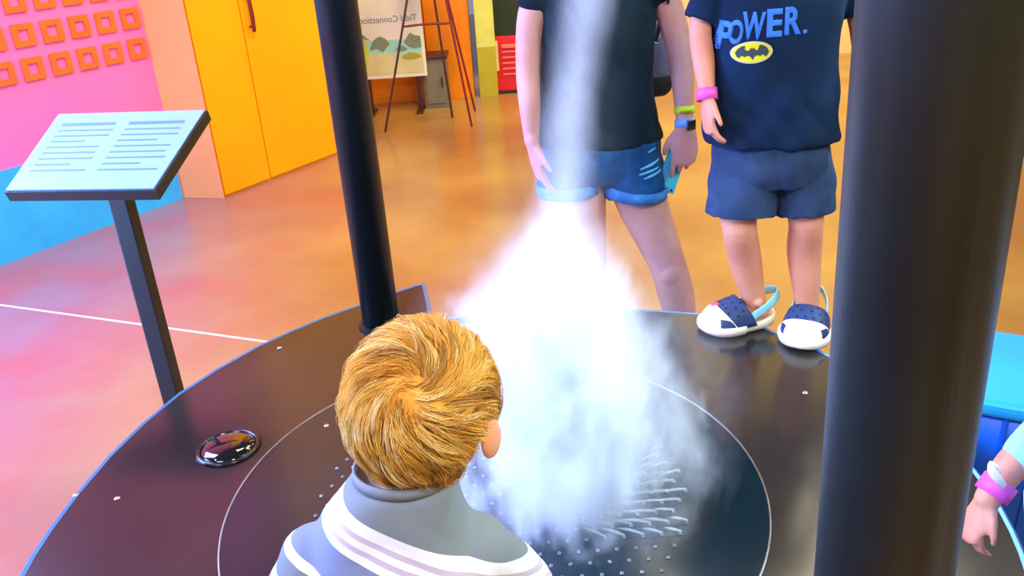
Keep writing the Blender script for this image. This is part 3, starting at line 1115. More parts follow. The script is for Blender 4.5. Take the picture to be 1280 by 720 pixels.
# ------- clogs
def foot_half(t):
    """half widths (inner/outer mean) of a shoe along its length t: 0 heel .. 1 toe"""
    return 0.180 + 0.065 * math.sin(PI * min(1, t * 1.0)) + 0.055 * math.exp(-((t - 0.72) / 0.22) ** 2)


def outline(n=40):
    pts = []
    for k in range(n + 1):
        t = k / n
        w = foot_half(t) * math.sqrt(max(0, 1 - ((t - 0.5) / 0.5) ** 6)) * (0.9 if t < 0.5 else 1)
        pts.append((t, w))
    return pts


def clog(owner, name, heel, ang, L, swap=False, label=None):
    T = Matrix.Translation(V(heel)) @ Matrix.Rotation(ang, 4, 'Z')
    root_ = None

    def place(bm):
        bmesh.ops.recalc_face_normals(bm, faces=bm.faces)
        bmesh.ops.transform(bm, matrix=T, verts=bm.verts)

    # upper: a closed foam dome from the instep to the toe, hollow behind
    def prof(t):
        w = foot_half(t) * math.sqrt(max(0.0, 1 - ((t - 0.5) / 0.5) ** 6)) * (0.9 if t < 0.5 else 1)
        return w
    def hgt(t):
        return 0.20 + 0.24 * (1 - max(0, (t - 0.42)) / 0.58) ** 0.9 if t < 1 else 0.1
    def arch(bm, t0, t1, grow, n=16, m=20, mi=0, amax=PI, zb=0.10):
        rows = []
        for i in range(n + 1):
            t = t0 + (t1 - t0) * math.sin(0.5 * PI * i / n)
            w = max(prof(min(t, 0.998)), 0.015) + grow
            hh = hgt(t) * math.sqrt(max(0.02, 1 - max(0, (t - 0.80) / 0.2) ** 2.4)) + grow - zb
            row = []
            for j in range(m + 1):
                a = amax * j / m + (PI - amax) / 2
                ca, sa = math.cos(a), math.sin(a)
                # the collar slopes back at the sides
                tt = t - (0.16 * (1 - sa) if i == 0 else 0.16 * (1 - sa) * (1 - i / n) ** 2)
                row.append(bm.verts.new((tt * L, math.copysign(abs(ca) ** 0.75, ca) * w * L, (zb + abs(sa) ** 0.85 * hh) * L)))
            rows.append(row)
        skin_rings(bm, rows, True)
        bmesh.ops.recalc_face_normals(bm, faces=bm.faces)

    bm = bmesh.new()
    arch(bm, 0.50, 0.82, 0.0)
    place(bm)
    up_ = link(name, bm, M['croc'], owner)
    if label:
        up_['label'] = label
    bm = bmesh.new()
    arch(bm, 0.77, 1.0, 0.018, mi=0)
    place(bm)
    link('toe_cap', bm, M['crocwhite'], up_)
    # sole with raised rim all round
    bm = bmesh.new()
    op = outline()
    o2 = [(t * L, w * L) for t, w in op] + [(t * L, -w * L) for t, w in op[::-1][1:-1]]
    def lvl(g_, z):
        cx = 0.5 * L
        return [bm.verts.new((cx + (x - cx) * (1 + g_), y * (1 + g_ * 2.0), z(x / L) * L)) for x, y in o2]
    rings = [lvl(-0.06, lambda t: 0.0 + 0.03 * max(0, (t - 0.8) / 0.2) ** 2), lvl(0.02, lambda t: 0.012 + 0.03 * max(0, (t - 0.8) / 0.2) ** 2), lvl(0.05, lambda t: 0.07),
             lvl(0.045, lambda t: 0.125 + 0.03 * max(0, 1 - t / 0.25)), lvl(-0.02, lambda t: 0.13 + 0.03 * max(0, 1 - t / 0.25)), lvl(-0.05, lambda t: 0.09)]
    skin_rings(bm, rings, True)
    place(bm)
    link('sole', bm, M['crocwhite'], up_)
    # heel strap with rivets
    bm = bmesh.new()
    pts = []
    for k in range(13):
        a = -PI * 0.5 + PI * k / 12
        pts.append(V(((0.40 - 0.45 * math.cos(a)) * L, math.sin(a) * 0.215 * L, (0.20 + 0.22 * math.cos(a)) * L)))
    tube(bm, pts, [(0.014 * L, 0.062 * L)] * 13, n=10, sub=2)
    place(bm)
    link('heel_strap', bm, M['crocstrap'], up_)
    for s in (-1, 1):
        bm = bmesh.new()
        ellipsoid(bm, (0.40 * L, s * 0.228 * L, 0.20 * L), (0.065 * L, 0.012 * L, 0.055 * L), seg=18)
        place(bm)
        rv = link('strap_button', bm, M['crocstrap'], up_)
        bm = bmesh.new()
        ellipsoid(bm, (0.40 * L, s * 0.238 * L, 0.20 * L), (0.035 * L, 0.008 * L, 0.030 * L), seg=14)
        place(bm)
    # vent holes and a charm
    tmp = bmesh.new()
    tmp.from_mesh(up_.data)
    bv = BVHTree.FromBMesh(tmp)
    tmp.free()
    bm = bmesh.new()
    TI = T
    for (t, a) in ((0.60, 0.55), (0.60, 0.95), (0.60, 1.35), (0.60, 1.8), (0.60, 2.2), (0.60, 2.6), (0.70, 0.75), (0.70, 1.15), (0.70, 1.57), (0.70, 2.0), (0.70, 2.4), (0.52, 0.75), (0.52, 2.4), (0.52, 1.15), (0.52, 2.0)):
        o_ = T @ V((t * L, math.cos(a) * 1.0 * L, 0.10 * L + math.sin(a) * 1.0 * L))
        tgt = T @ V((t * L, 0, 0.12 * L))
        hh = bv.ray_cast(o_, (tgt - o_).normalized())
        if hh[0] is None:
            continue
        n_ = hh[1] if hh[1].dot(o_ - tgt) > 0 else -hh[1]
        Rq = n_.to_track_quat('Z', 'Y').to_matrix()
        lathe(bm, [(0.017 * L, 0.0), (0.015 * L, 0.003 * L)], hh[0], 12, rot=Rq)
    link('vent_holes', bm, M['hole'], up_, False)
    if swap:
        bm = bmesh.new()
        o_ = T @ V((0.78 * L, (-0.3) * L, 0.8 * L))
        tgt = T @ V((0.76 * L, 0, 0.12 * L))
        hh = bv.ray_cast(o_, (tgt - o_).normalized())
        if hh[0] is not None:
            ellipsoid(bm, hh[0] + V((0, 0, 0.008 * L)), (0.06 * L, 0.045 * L, 0.03 * L), seg=14)
            link('shoe_charm', bm, M['charm'], up_)
    return up_


# ================= woman behind the platform
WC = V((0.29, 2.43, 0))
bm = bmesh.new()
loft_z(bm, [(0.287, 2.43, 0.66, 0.12, 0.085), (0.287, 2.43, 0.72, 0.160, 0.100), (0.287, 2.43, 0.80, 0.155, 0.098), (0.288, 2.43, 0.90, 0.125, 0.085),
            (0.290, 2.43, 1.02, 0.130, 0.090), (0.290, 2.43, 1.12, 0.145, 0.098), (0.290, 2.44, 1.22, 0.150, 0.085), (0.290, 2.44, 1.27, 0.110, 0.06), (0.290, 2.44, 1.30, 0.05, 0.045)], 40, 2.3)
HW = 0.215
Rw = Matrix.Rotation(0.0, 3, 'Z')
head_mesh(bm, (0.29, 2.42, 1.445), HW, Rw, (0.29, 2.44, 1.26))
# legs
tube(bm, [V((0.215, 2.43, 0.74)), V((0.228, 2.42, 0.58)), V((0.243, 2.39, 0.40)), V((0.255, 2.41, 0.27)), V((0.270, 2.43, 0.09))], [0.088, 0.074, 0.054, 0.052, 0.034], n=22)
tube(bm, [V((0.365, 2.43, 0.74)), V((0.410, 2.40, 0.58)), V((0.477, 2.35, 0.40)), V((0.515, 2.38, 0.27)), V((0.560, 2.42, 0.09))], [0.088, 0.076, 0.056, 0.056, 0.034], n=22)
ellipsoid(bm, (0.480, 2.318, 0.385), (0.036, 0.03, 0.042))
ellipsoid(bm, (0.243, 2.355, 0.385), (0.036, 0.03, 0.042))
for fx, tx in ((0.27, 0.25), (0.56, 0.585)):
    tube(bm, [V((fx, 2.455, 0.05)), V((fx, 2.42, 0.06)), V(((fx + tx) / 2, 2.34, 0.045)), V((tx, 2.25, 0.03))], [(0.032, 0.032), (0.036, 0.036), (0.040, 0.028), (0.034, 0.018)], n=16)
# arms
tube(bm, [V((0.160, 2.44, 1.235)), V((0.105, 2.42, 1.14)), V((0.086, 2.39, 1.01)), V((0.084, 2.34, 0.92)), V((0.084, 2.32, 0.815))], [0.052, 0.040, 0.034, 0.031, 0.0215], n=18)
tube(bm, [V((0.42, 2.44, 1.235)), V((0.482, 2.42, 1.14)), V((0.512, 2.40, 1.02)), V((0.518, 2.37, 0.93)), V((0.519, 2.34, 0.82))], [0.052, 0.041, 0.036, 0.031, 0.0225], n=18)
# image-left hand: relaxed, thumb forward
hand(bm, (0.085, 2.318, 0.812), (0.16, -0.05, -1), (0.6, 0.5, 0), (0.35, -1, 0), 0.165, curls=(0.2, 0.26, 0.32, 0.38), spread=0.05)
# image-right hand: back of the hand to the camera, fingers over the phone
hand(bm, (0.520, 2.338, 0.82), (0.0, 0.02, -1), (0, 1, 0), (-1, 0.1, 0), 0.168, curls=(0.10, 0.42, 0.55, 0.65), spread=0.07, tcurl=0.35)
body = link('person', remesh(bm, 0.0042, 3), M['skin_w'])
tag(body, 'woman in dark shirt and denim shorts standing behind the platform, phone in hand', 'person')
face_parts(body, V((0.29, 2.42, 1.445)), HW, Rw)
hair_strands(body, V((0.29, 2.42, 1.445)), HW, Rw, [M['brownhair']] * 3, (0, 0.3, 1), 260, 14, 0.24, 0.0011, swirl=0.1, lift=0.012, grav=1.6, seed=4)
# shirt
bm = bmesh.new()
loft_z(bm, [(0.284, 2.43, 0.775, 0.188, 0.120), (0.281, 2.43, 0.80, 0.186, 0.118), (0.282, 2.43, 0.88, 0.166, 0.110), (0.285, 2.43, 1.00, 0.160, 0.110),
            (0.289, 2.43, 1.12, 0.160, 0.115), (0.290, 2.44, 1.22, 0.165, 0.098), (0.290, 2.44, 1.275, 0.12, 0.07), (0.290, 2.44, 1.30, 0.062, 0.056)], 56, 2.3)
tube(bm, [V((0.165, 2.44, 1.245)), V((0.12, 2.425, 1.19))], [0.06, 0.056], n=20)
tube(bm, [V((0.415, 2.44, 1.245)), V((0.462, 2.425, 1.19))], [0.06, 0.056], n=20)
link('shirt', remesh(bm, 0.006, 3, folds(0.006, 12, 4, 3.3)), M['shirt_w'], body)
# shorts
bm = bmesh.new()
loft_z(bm, [(0.287, 2.43, 0.662, 0.150, 0.095), (0.287, 2.43, 0.69, 0.172, 0.112), (0.287, 2.43, 0.76, 0.180, 0.118), (0.287, 2.43, 0.84, 0.165, 0.105), (0.287, 2.43, 0.86, 0.155, 0.10)], 48, 2.4)
tube(bm, [V((0.205, 2.43, 0.77)), V((0.198, 2.42, 0.70)), V((0.188, 2.41, 0.636))], [0.092, 0.092, 0.092], n=32, cap=False)
tube(bm, [V((0.365, 2.43, 0.77)), V((0.378, 2.41, 0.70)), V((0.390, 2.40, 0.618))], [0.092, 0.092, 0.092], n=32, cap=False)
shorts = link('shorts', remesh(bm, 0.005, 2, folds(0.003, 16, 9, 1.3)), M['denim'], body)
for (c_, d_) in (((0.189, 2.41, 0.648), (0.02, 0, -1)), ((0.389, 2.40, 0.633), (-0.1, 0.1, -1))):
    bm = bmesh.new()
    ring_band(bm, c_, d_, 0.091, 0.091, 0.017, 0.0055, 56)
    link('cuff', bm, M['denim2'], shorts)
bv = bvh_of(shorts)
rips = []
for (x0, z0, x1, z1, w) in ((0.390, 0.712, 0.452, 0.728, 0.004), (0.386, 0.697, 0.446, 0.708, 0.0035), (0.400, 0.684, 0.455, 0.697, 0.004), (0.415, 0.755, 0.440, 0.762, 0.003)):
    rips.append([(x0, z0 - w / 2), ((x0 + x1) / 2, (z0 + z1) / 2 - w * 0.9), (x1, z1 - w / 2), (x1, z1 + w / 2), ((x0 + x1) / 2, (z0 + z1) / 2 + w), (x0, z0 + w / 2)])
decal('frayed_rips', rips, bv, M['fray'], shorts, y0=1.9, fallback=2.3)
bm = bmesh.new()
ring_band(bm, (0.2865, 2.43, 0.775), (0, 0, 1), 0.180, 0.121, 0.012, 0.002, 56)
# wrist things
bm = bmesh.new()
ring_band(bm, (0.519, 2.350, 0.868), (0, 0.25, 1), 0.0275, 0.0275, 0.0095, 0.0012)
yb = link('wristband', bm, M['yellowband'], body)
yb['label'] = 'yellow paper wristband'
bm = bmesh.new()
for k in range(7):
    a_ = -PI / 2 - 0.55 + k * 0.16
    box(bm, V((0.519, 2.350, 0.868)) + V((math.cos(a_) * 0.0292, math.sin(a_) * 0.0292, -0.001)), (0.0022, 0.0012, 0.007 if k % 2 else 0.005))
link('band_print', bm, M['darkcloth'], yb, False)
bm = bmesh.new()
ring_band(bm, (0.519, 2.344, 0.832), (0, 0.25, 1), 0.0255, 0.0255, 0.011, 0.0022)
wt = link('watch', bm, M['watchband'], body)
bm = bmesh.new()
box(bm, V((0.533, 2.3215, 0.831)), (0.027, 0.009, 0.029), Matrix.Rotation(0.45, 3, 'Z'), bev=0.003)
link('watch_screen', bm, M['blackglass'], wt)
# shoes
for fx, tx, in ((0.27, 0.25), (0.56, 0.585)):
    bm = bmesh.new()
    tube(bm, [V((fx, 2.475, 0.040)), V((fx, 2.42, 0.048)), V(((fx + tx) / 2, 2.33, 0.040)), V((tx, 2.235, 0.030))], [(0.038, 0.038), (0.042, 0.048), (0.047, 0.038), (0.040, 0.026)], n=20)
    for v in bm.verts:
        v.co.z = max(v.co.z, 0.010)
    sh = link('shoe', bm, M['darkcloth'], body)
    bm = bmesh.new()
    tube(bm, [V((fx, 2.475, 0.008)), V((fx, 2.42, 0.008)), V(((fx + tx) / 2, 2.33, 0.008)), V((tx, 2.235, 0.008))], [(0.041, 0.0075), (0.044, 0.0075), (0.049, 0.0075), (0.042, 0.0075)], n=16, up=V((0, 0, 1)))
    link('sole', bm, M['crocwhite'], sh)
# phone
ph = thing('phone', (0.505, 2.37, 0.62), 'aqua phone held low in the woman\'s hand beside her shorts', 'phone')
RPH = Matrix.Rotation(0.30, 3, 'Y') @ Matrix.Rotation(0.15, 3, 'Z')
bm = bmesh.new()
box(bm, (0.490, 2.372, 0.686), (0.058, 0.009, 0.135), RPH, bev=0.0035)
link('case', bm, M['phone'], ph)
bm = bmesh.new()
box(bm, V((0.490, 2.372, 0.686)) + RPH @ V((0, 0.005, 0)), (0.052, 0.002, 0.125), RPH, bev=0.0008)
link('screen', bm, M['blackglass'], ph)
bm = bmesh.new()
ellipsoid(bm, V((0.490, 2.372, 0.686)) + RPH @ V((0.017, -0.0048, -0.057)), (0.004, 0.001, 0.004), seg=12)
link('camera_lens', bm, M['blackglass'], ph)
# shoulder bag
bg = thing('shoulder_bag', (0.47, 2.52, 0.86), 'grey mauve shoulder bag with black strap at the woman\'s hip', 'bag')
bm = bmesh.new()
loft_z(bm, [(0.462, 2.605, 0.905, 0.060, 0.040), (0.462, 2.605, 0.93, 0.070, 0.050), (0.464, 2.605, 1.00, 0.066, 0.048), (0.462, 2.605, 1.06, 0.050, 0.034), (0.460, 2.605, 1.085, 0.03, 0.02)], 32, 2.6)
bmesh.ops.recalc_face_normals(bm, faces=bm.faces)
link('body', bm, M['bag'], bg)
bm = bmesh.new()
loft_z(bm, [(0.466, 2.605, 0.862, 0.050, 0.035), (0.464, 2.605, 0.88, 0.068, 0.050), (0.463, 2.605, 0.915, 0.073, 0.052), (0.463, 2.605, 0.925, 0.068, 0.048)], 32, 2.6)
link('base_panel', bm, M['bagblack'], bg)
bm = bmesh.new()
tube(bm, [V((0.474, 2.550, 1.04)), V((0.478, 2.47, 1.12)), V((0.46, 2.33, 1.20)), V((0.37, 2.365, 1.29)), V((0.35, 2.44, 1.32)), V((0.38, 2.55, 1.28)), V((0.43, 2.62, 1.15)), V((0.46, 2.63, 1.05))], [(0.004, 0.014)] * 8, n=10)
link('strap', bm, M['bagblack'], bg)
bm = bmesh.new()
ring_band(bm, (0.476, 2.553, 1.035), (0, 1, 0.4), 0.010, 0.010, 0.0025, 0.003, 20)
link('buckle', bm, M['steel'], bg)

# ================= boy standing on the platform
bm = bmesh.new()
KX, KY = 0.615, 1.88
loft_z(bm, [(KX, KY, 0.80, 0.09, 0.07), (KX, KY, 0.86, 0.115, 0.085), (KX, KY, 0.93, 0.105, 0.08), (KX, KY, 1.05, 0.105, 0.08), (KX, KY, 1.18, 0.118, 0.08), (KX, KY + 0.01, 1.27, 0.12, 0.07), (KX, KY + 0.01, 1.315, 0.08, 0.05), (KX, KY + 0.01, 1.34, 0.04, 0.038)], 36, 2.3)
HK = 0.195
Rk = Matrix.Rotation(-0.25, 3, 'Z')
head_mesh(bm, (KX - 0.005, KY - 0.01, 1.465), HK, Rk, (KX, KY + 0.01, 1.31))
tube(bm, [V((0.56, 1.88, 0.86)), V((0.545, 1.87, 0.76)), V((0.545, 1.85, 0.70)), V((0.570, 1.88, 0.61)), V((0.606, 1.888, 0.475))], [0.064, 0.050, 0.040, 0.040, 0.027], n=20)
tube(bm, [V((0.67, 1.88, 0.86)), V((0.697, 1.87, 0.76)), V((0.703, 1.85, 0.70)), V((0.715, 1.875, 0.61)), V((0.728, 1.86, 0.475))], [0.064, 0.050, 0.040, 0.041, 0.028], n=20)
# feet inside the clogs
FL = [V((0.625, 1.893, 0.455)), V((0.56, 1.88, 0.455)), V((0.515, 1.873, 0.446))]
FR = [V((0.742, 1.872, 0.455)), V((0.715, 1.82, 0.455)), V((0.695, 1.79, 0.446))]
tube(bm, FL, [(0.024, 0.022), (0.028, 0.021), (0.027, 0.013)], n=14)
tube(bm, FR, [(0.024, 0.022), (0.028, 0.021), (0.027, 0.013)], n=14)
ellipsoid(bm, (0.606, 1.862, 0.49), (0.012, 0.012, 0.013))
# arms
tube(bm, [V((0.505, 1.885, 1.275)), V((0.462, 1.885, 1.21)), V((0.445, 1.875, 1.15)), V((0.448, 1.85, 1.09)), V((0.451, 1.82, 1.02))], [0.040, 0.029, 0.0245, 0.024, 0.0165], n=18)
tube(bm, [V((0.725, 1.885, 1.275)), V((0.772, 1.885, 1.21)), V((0.792, 1.88, 1.15)), V((0.800, 1.86, 1.09)), V((0.802, 1.84, 1.02))], [0.040, 0.029, 0.0245, 0.024, 0.0165], n=18)
hand(bm, (0.451, 1.816, 1.016), (0.04, -0.10, -1), (1, 0.2, 0), (0.25, -1, 0), 0.118, curls=(0.42, 0.5, 0.55, 0.6), spread=0.06, r0=0.018, tcurl=0.2)
hand(bm, (0.802, 1.836, 1.016), (-0.03, -0.10, -1), (-1, 0.2, 0), (-0.1, -1, 0), 0.118, curls=(0.3, 0.35, 0.4, 0.45), spread=0.06, r0=0.018, tcurl=0.2)
boy = link('person', remesh(bm, 0.0034, 3), M['skin_k'])
tag(boy, 'boy in navy shirt and slate shorts standing on the platform in navy clogs', 'person')
face_parts(boy, V((KX - 0.005, KY - 0.01, 1.465)), HK, Rk)
hair_strands(boy, V((KX - 0.005, KY - 0.01, 1.465)), HK, Rk, [M['hairdark'], M['brownhair'], M['hairdark']], (0, 0.5, 0.9), 220, 12, 0.055, 0.0009, seed=9)
bm = bmesh.new()
loft_z(bm, [(0.618, KY, 0.900, 0.150, 0.102), (0.617, KY, 0.915, 0.149, 0.103), (0.612, KY, 1.00, 0.142, 0.102), (0.606, KY, 1.10, 0.137, 0.102), (0.612, KY, 1.20, 0.138, 0.100), (KX, KY + 0.01, 1.28, 0.132, 0.08), (KX, KY + 0.01, 1.32, 0.09, 0.06), (KX, KY + 0.01, 1.34, 0.052, 0.048)], 56, 2.5)
tube(bm, [V((0.51, 1.885, 1.28)), V((0.468, 1.885, 1.21)), V((0.448, 1.88, 1.168))], [0.05, 0.044, 0.042], n=24, cap=False)
tube(bm, [V((0.72, 1.885, 1.28)), V((0.765, 1.885, 1.21)), V((0.788, 1.88, 1.168))], [0.05, 0.044, 0.042], n=24, cap=False)


def kid_folds(co, n):
    b_ = folds(0.008, 11, 4, 7.7)(co, n)
    k = max(0.0, min(1.0, (1.09 - co.z) / 0.1))
    s = math.sin((co.x * 0.8 - (co.z - 0.9) * 0.55) * 62)
    return b_ * (0.25 + 0.75 * k) + 0.005 * k * s * (0.5 + noise.noise(co * 9))


kshirt = link('shirt', remesh(bm, 0.005, 3, kid_folds), M['navy'], boy)
bv = bvh_of(kshirt)
# printed word and oval emblem
specs = [('P', 0.470, 1.116, 0.024, 0.060, -0.22), ('O', 0.488, 1.128, 0.026, 0.050, -0.16), ('W', 0.512, 1.137, 0.043, 0.056, -0.08), ('E', 0.560, 1.1405, 0.031, 0.056, 0.03), ('R', 0.596, 1.1425, 0.034, 0.056, 0.05), ('.', 0.634, 1.143, 0.009, 0.009, 0)]
for ch, x0, z0, w, hgt, rot in specs:
    tb = text_mesh(ch, 1.0, 0.0, 0.035)
    xs = [v.co.x for v in tb.verts]
    ys = [v.co.y for v in tb.verts]
    for v in tb.verts:
        lx = (v.co.x - min(xs)) / (max(xs) - min(xs)) * w
        lz = (v.co.y - min(ys)) / (max(ys) - min(ys)) * hgt
        v.co = V((x0 + lx * math.cos(rot) - lz * math.sin(rot) * -1 * -0.5, 0, z0 + lz * math.cos(rot) + lx * math.sin(rot) * 0.4))
    # thicken strokes
    bmesh.ops.triangulate(tb, faces=tb.faces)
    for it in range(4):
        es = [e for e in tb.edges if e.calc_length() > 0.008]
        if es:
            bmesh.ops.subdivide_edges(tb, edges=es, cuts=1)
            bmesh.ops.triangulate(tb, faces=tb.faces)
    drop('printed_letter', tb, bv, M['print_blue'], kshirt, 0.0014, 1.0, 1.78)


def ell(cx, cz, a, b_, n=40, rot=0.0):
    return [(cx + a * math.cos(t) * math.cos(rot) - b_ * math.sin(t) * math.sin(rot), cz + a * math.cos(t) * math.sin(rot) + b_ * math.sin(t) * math.cos(rot)) for t in [2 * PI * k / n for k in range(n)]]


ex, ez, er = 0.534, 1.1, 0.06
ez = 1.111
decal('emblem_border', [ell(ex, ez, 0.0405, 0.0225, rot=er)], bv, M['print_pale'], kshirt, 0.0012)
decal('emblem_field', [ell(ex, ez, 0.0370, 0.0195, rot=er)], bv, M['print_yellow'], kshirt, 0.0022)
half = [(0, 0.0055), (0.0018, 0.0105), (0.003, 0.0080), (0.0045, 0.0080), (0.006, 0.0045), (0.0105, 0.0045), (0.0145, 0.0075), (0.0140, 0.0150), (0.021, 0.0135), (0.028, 0.0085), (0.0325, 0.001),
        (0.0300, -0.0060), (0.0255, -0.0105), (0.0225, -0.0060), (0.0185, -0.0055), (0.0150, -0.0085), (0.0115, -0.0060), (0.007, -0.0060), (0.003, -0.0095), (0, -0.0150)]
pts = half + [(-x, z) for x, z in half[::-1][1:-1]]
pts = [(ex + x * math.cos(er) - z * math.sin(er), ez + x * math.sin(er) + z * math.cos(er)) for x, z in pts]
decal('emblem_wings', [pts[::-1]], bv, M['print_grey'], kshirt, 0.0032)
# shorts
bm = bmesh.new()
loft_z(bm, [(0.617, KY, 0.800, 0.125, 0.085), (0.617, KY, 0.835, 0.135, 0.098), (0.615, KY, 0.88, 0.130, 0.095), (0.615, KY, 0.945, 0.118, 0.086)], 40, 2.4)
tube(bm, [V((0.565, 1.88, 0.88)), V((0.553, 1.87, 0.80)), V((0.548, 1.862, 0.728))], [0.074, 0.078, 0.080], n=32, cap=False)
tube(bm, [V((0.675, 1.88, 0.88)), V((0.694, 1.87, 0.80)), V((0.702, 1.862, 0.722))], [0.072, 0.070, 0.070], n=32, cap=False)
link('shorts', remesh(bm, 0.0045, 2, folds(0.005, 18, 6, 5.1)), M['shorts_k'], boy)
bm = bmesh.new()
ring_band(bm, (0.4505, 1.822, 1.022), (0, 0.42, 1), 0.0215, 0.0215, 0.0125, 0.0015)
pb = link('wristband', bm, M['pinkband'], boy)
pb['label'] = 'pink wristband'
clog(boy, 'clog', (0.655, 1.898, DZ + 0.001), math.atan2(-0.035, -0.19), 0.195, swap=True)
clog(boy, 'clog', (0.757, 1.900, DZ + 0.001), math.atan2(-0.165, -0.085), 0.195)

# ================= toddler on the platform, seen from behind
TC = V((-0.098, 0.745, 0.948))
HT = 0.186
Rt = Matrix.Rotation(math.radians(160), 3, 'Z') @ Matrix.Rotation(math.radians(4), 3, 'X')
bm = bmesh.new()
loft_z(bm, [(-0.140, 0.71, 0.49, 0.085, 0.075), (-0.140, 0.705, 0.54, 0.105, 0.09), (-0.142, 0.70, 0.62, 0.095, 0.08), (-0.143, 0.70, 0.72, 0.098, 0.072), (-0.143, 0.705, 0.785, 0.100, 0.066), (-0.140, 0.715, 0.83, 0.065, 0.048), (-0.128, 0.725, 0.86, 0.038, 0.036)], 36, 2.3)
head_mesh(bm, TC, HT, Rt, (-0.128, 0.722, 0.835), ear=0.40)
for s, kx in ((-1, -0.215), (1, -0.065)):
    tube(bm, [V((-0.14 + s * 0.045, 0.71, 0.53)), V((kx + s * 0.005, 0.80, 0.535)), V((kx + s * 0.01, 0.885, 0.475))], [0.060, 0.052, 0.038], n=18)
    tube(bm, [V((kx + s * 0.01, 0.885, 0.462)), V((kx + s * 0.005, 0.78, 0.458)), V((-0.14 + s * 0.05, 0.665, 0.455)), V((-0.14 + s * 0.045, 0.60, 0.442))], [0.036, 0.034, 0.024, 0.018], n=16)
    sh_ = V((-0.143 + s * 0.082, 0.705, 0.785))
    el = V((-0.143 + s * 0.138, 0.755, 0.665))
    wr = V((-0.143 + s * 0.105, 0.845, 0.585))
    tube(bm, [sh_, sh_.lerp(el, 0.5) + V((s * 0.008, 0, 0)), el, el.lerp(wr, 0.5), wr], [0.036, 0.030, 0.026, 0.023, 0.017], n=16)
    hand(bm, wr, (-s * 0.25, 0.6, -0.5), (0, -0.5, -1), (-s, 0, 0.1), 0.088, curls=(0.3, 0.35, 0.4, 0.4), spread=0.07, r0=0.017, tcurl=0.2)
tod = link('person', remesh(bm, 0.0036, 3), M['skin_t'])
tag(tod, 'blond toddler in grey striped shirt kneeling on the platform, seen from behind', 'person')
face_parts(tod, TC, HT, Rt)
hair_strands(tod, TC, HT, Rt, [M['hair'], M['hairlight'], M['hairdark']], (-0.30, 0.66, 0.55), 560, 22, 0.062, 0.00042, swirl=1.6, lift=0.011, grav=0.38, seed=12, weights=(6, 5, 2), nape=-0.42)
bm = bmesh.new()
loft_z(bm, [(-0.140, 0.705, 0.525, 0.118, 0.104), (-0.142, 0.70, 0.62, 0.110, 0.094), (-0.143, 0.70, 0.71, 0.111, 0.084), (-0.143, 0.702, 0.785, 0.104, 0.074), (-0.140, 0.712, 0.842, 0.078, 0.060), (-0.126, 0.722, 0.890, 0.053, 0.050)], 48, 2.4)
for s in (-1, 1):
    sh_ = V((-0.143 + s * 0.080, 0.705, 0.790))
    el = V((-0.143 + s * 0.122, 0.73, 0.715))
    tube(bm, [sh_ + V((0, 0, 0)), el + V((s * 0.006, 0.004, -0.005))], [0.047, 0.041], n=24)
ts = link('shirt', remesh(bm, 0.0045, 4, folds(0.003, 14, 8, 2.2)), M['stripes'], tod)
bm = bmesh.new()
ring_band(bm, (-0.1255, 0.724, 0.892), (0.06, 0.10, 1), 0.0500, 0.0480, 0.006, 0.003, 40)
link('collar', bm, mat('grey_ribbed_collar', srgb(136, 140, 142), 0.85), ts)
bm = bmesh.new()
loft_z(bm, [(-0.140, 0.71, 0.478, 0.09, 0.08), (-0.140, 0.705, 0.52, 0.112, 0.098), (-0.140, 0.705, 0.57, 0.108, 0.096)], 36, 2.3)
for s, kx in ((-1, -0.215), (1, -0.065)):
    tube(bm, [V((-0.14 + s * 0.045, 0.71, 0.535)), V((kx + s * 0.005, 0.80, 0.538)), V((kx + s * 0.008, 0.86, 0.50))], [0.066, 0.059, 0.048], n=20)
link('shorts', remesh(bm, 0.005, 3, folds(0.003, 18, 9, 8.2)), M['darkcloth'], tod)
for s in (-1, 1):
    bm = bmesh.new()
    tube(bm, [V((-0.14 + s * 0.05, 0.675, 0.455)), V((-0.14 + s * 0.047, 0.62, 0.446)), V((-0.14 + s * 0.044, 0.578, 0.442))], [(0.031, 0.029), (0.030, 0.024), (0.024, 0.019)], n=18)
    link('shoe', bm, M['croc'], tod)

# ================= person at the right edge
bm = bmesh.new()
loft_z(bm, [(0.86, 0.72, 0.44, 0.085, 0.10), (0.835, 0.74, 0.52, 0.085, 0.11), (0.765, 0.79, 0.64, 0.08, 0.10), (0.75, 0.80, 0.78, 0.08, 0.105), (0.75, 0.80, 0.88, 0.07, 0.11), (0.745, 0.80, 0.92, 0.045, 0.06), (0.742, 0.80, 0.95, 0.036, 0.036)], 32, 2.2)
HP = 0.19
Rp = Matrix.Rotation(math.radians(-100), 3, 'Z') @ Matrix.Rotation(0.25, 3, 'X')
PCC = V((0.722, 0.80, 1.06))
head_mesh(bm, PCC, HP, Rp, (0.742, 0.80, 0.92))
for s in (-1, 1):
    y_ = 0.72 + s * 0.055
    tube(bm, [V((0.86, y_, 0.46)), V((0.84, y_, 0.33)), V((0.85, y_, 0.25)), V((0.87, y_, 0.17)), V((0.88, y_, 0.07))], [0.062, 0.05, 0.04, 0.04, 0.027], n=18)
    tube(bm, [V((0.90, y_, 0.035)), V((0.86, y_, 0.035)), V((0.78, y_, 0.025))], [(0.026, 0.026), (0.03, 0.026), (0.027, 0.016)], n=14)
tube(bm, [V((0.755, 0.89, 0.865)), V((0.765, 0.955, 0.79)), V((0.755, 0.985, 0.70)), V((0.70, 0.975, 0.645)), V((0.662, 0.957, 0.600))], [0.036, 0.030, 0.026, 0.023, 0.018], n=16)
tube(bm, [V((0.755, 0.715, 0.865)), V((0.80, 0.66, 0.79)), V((0.83, 0.64, 0.70)), V((0.80, 0.62, 0.63)), V((0.77, 0.62, 0.57))], [0.036, 0.030, 0.026, 0.023, 0.017], n=16)
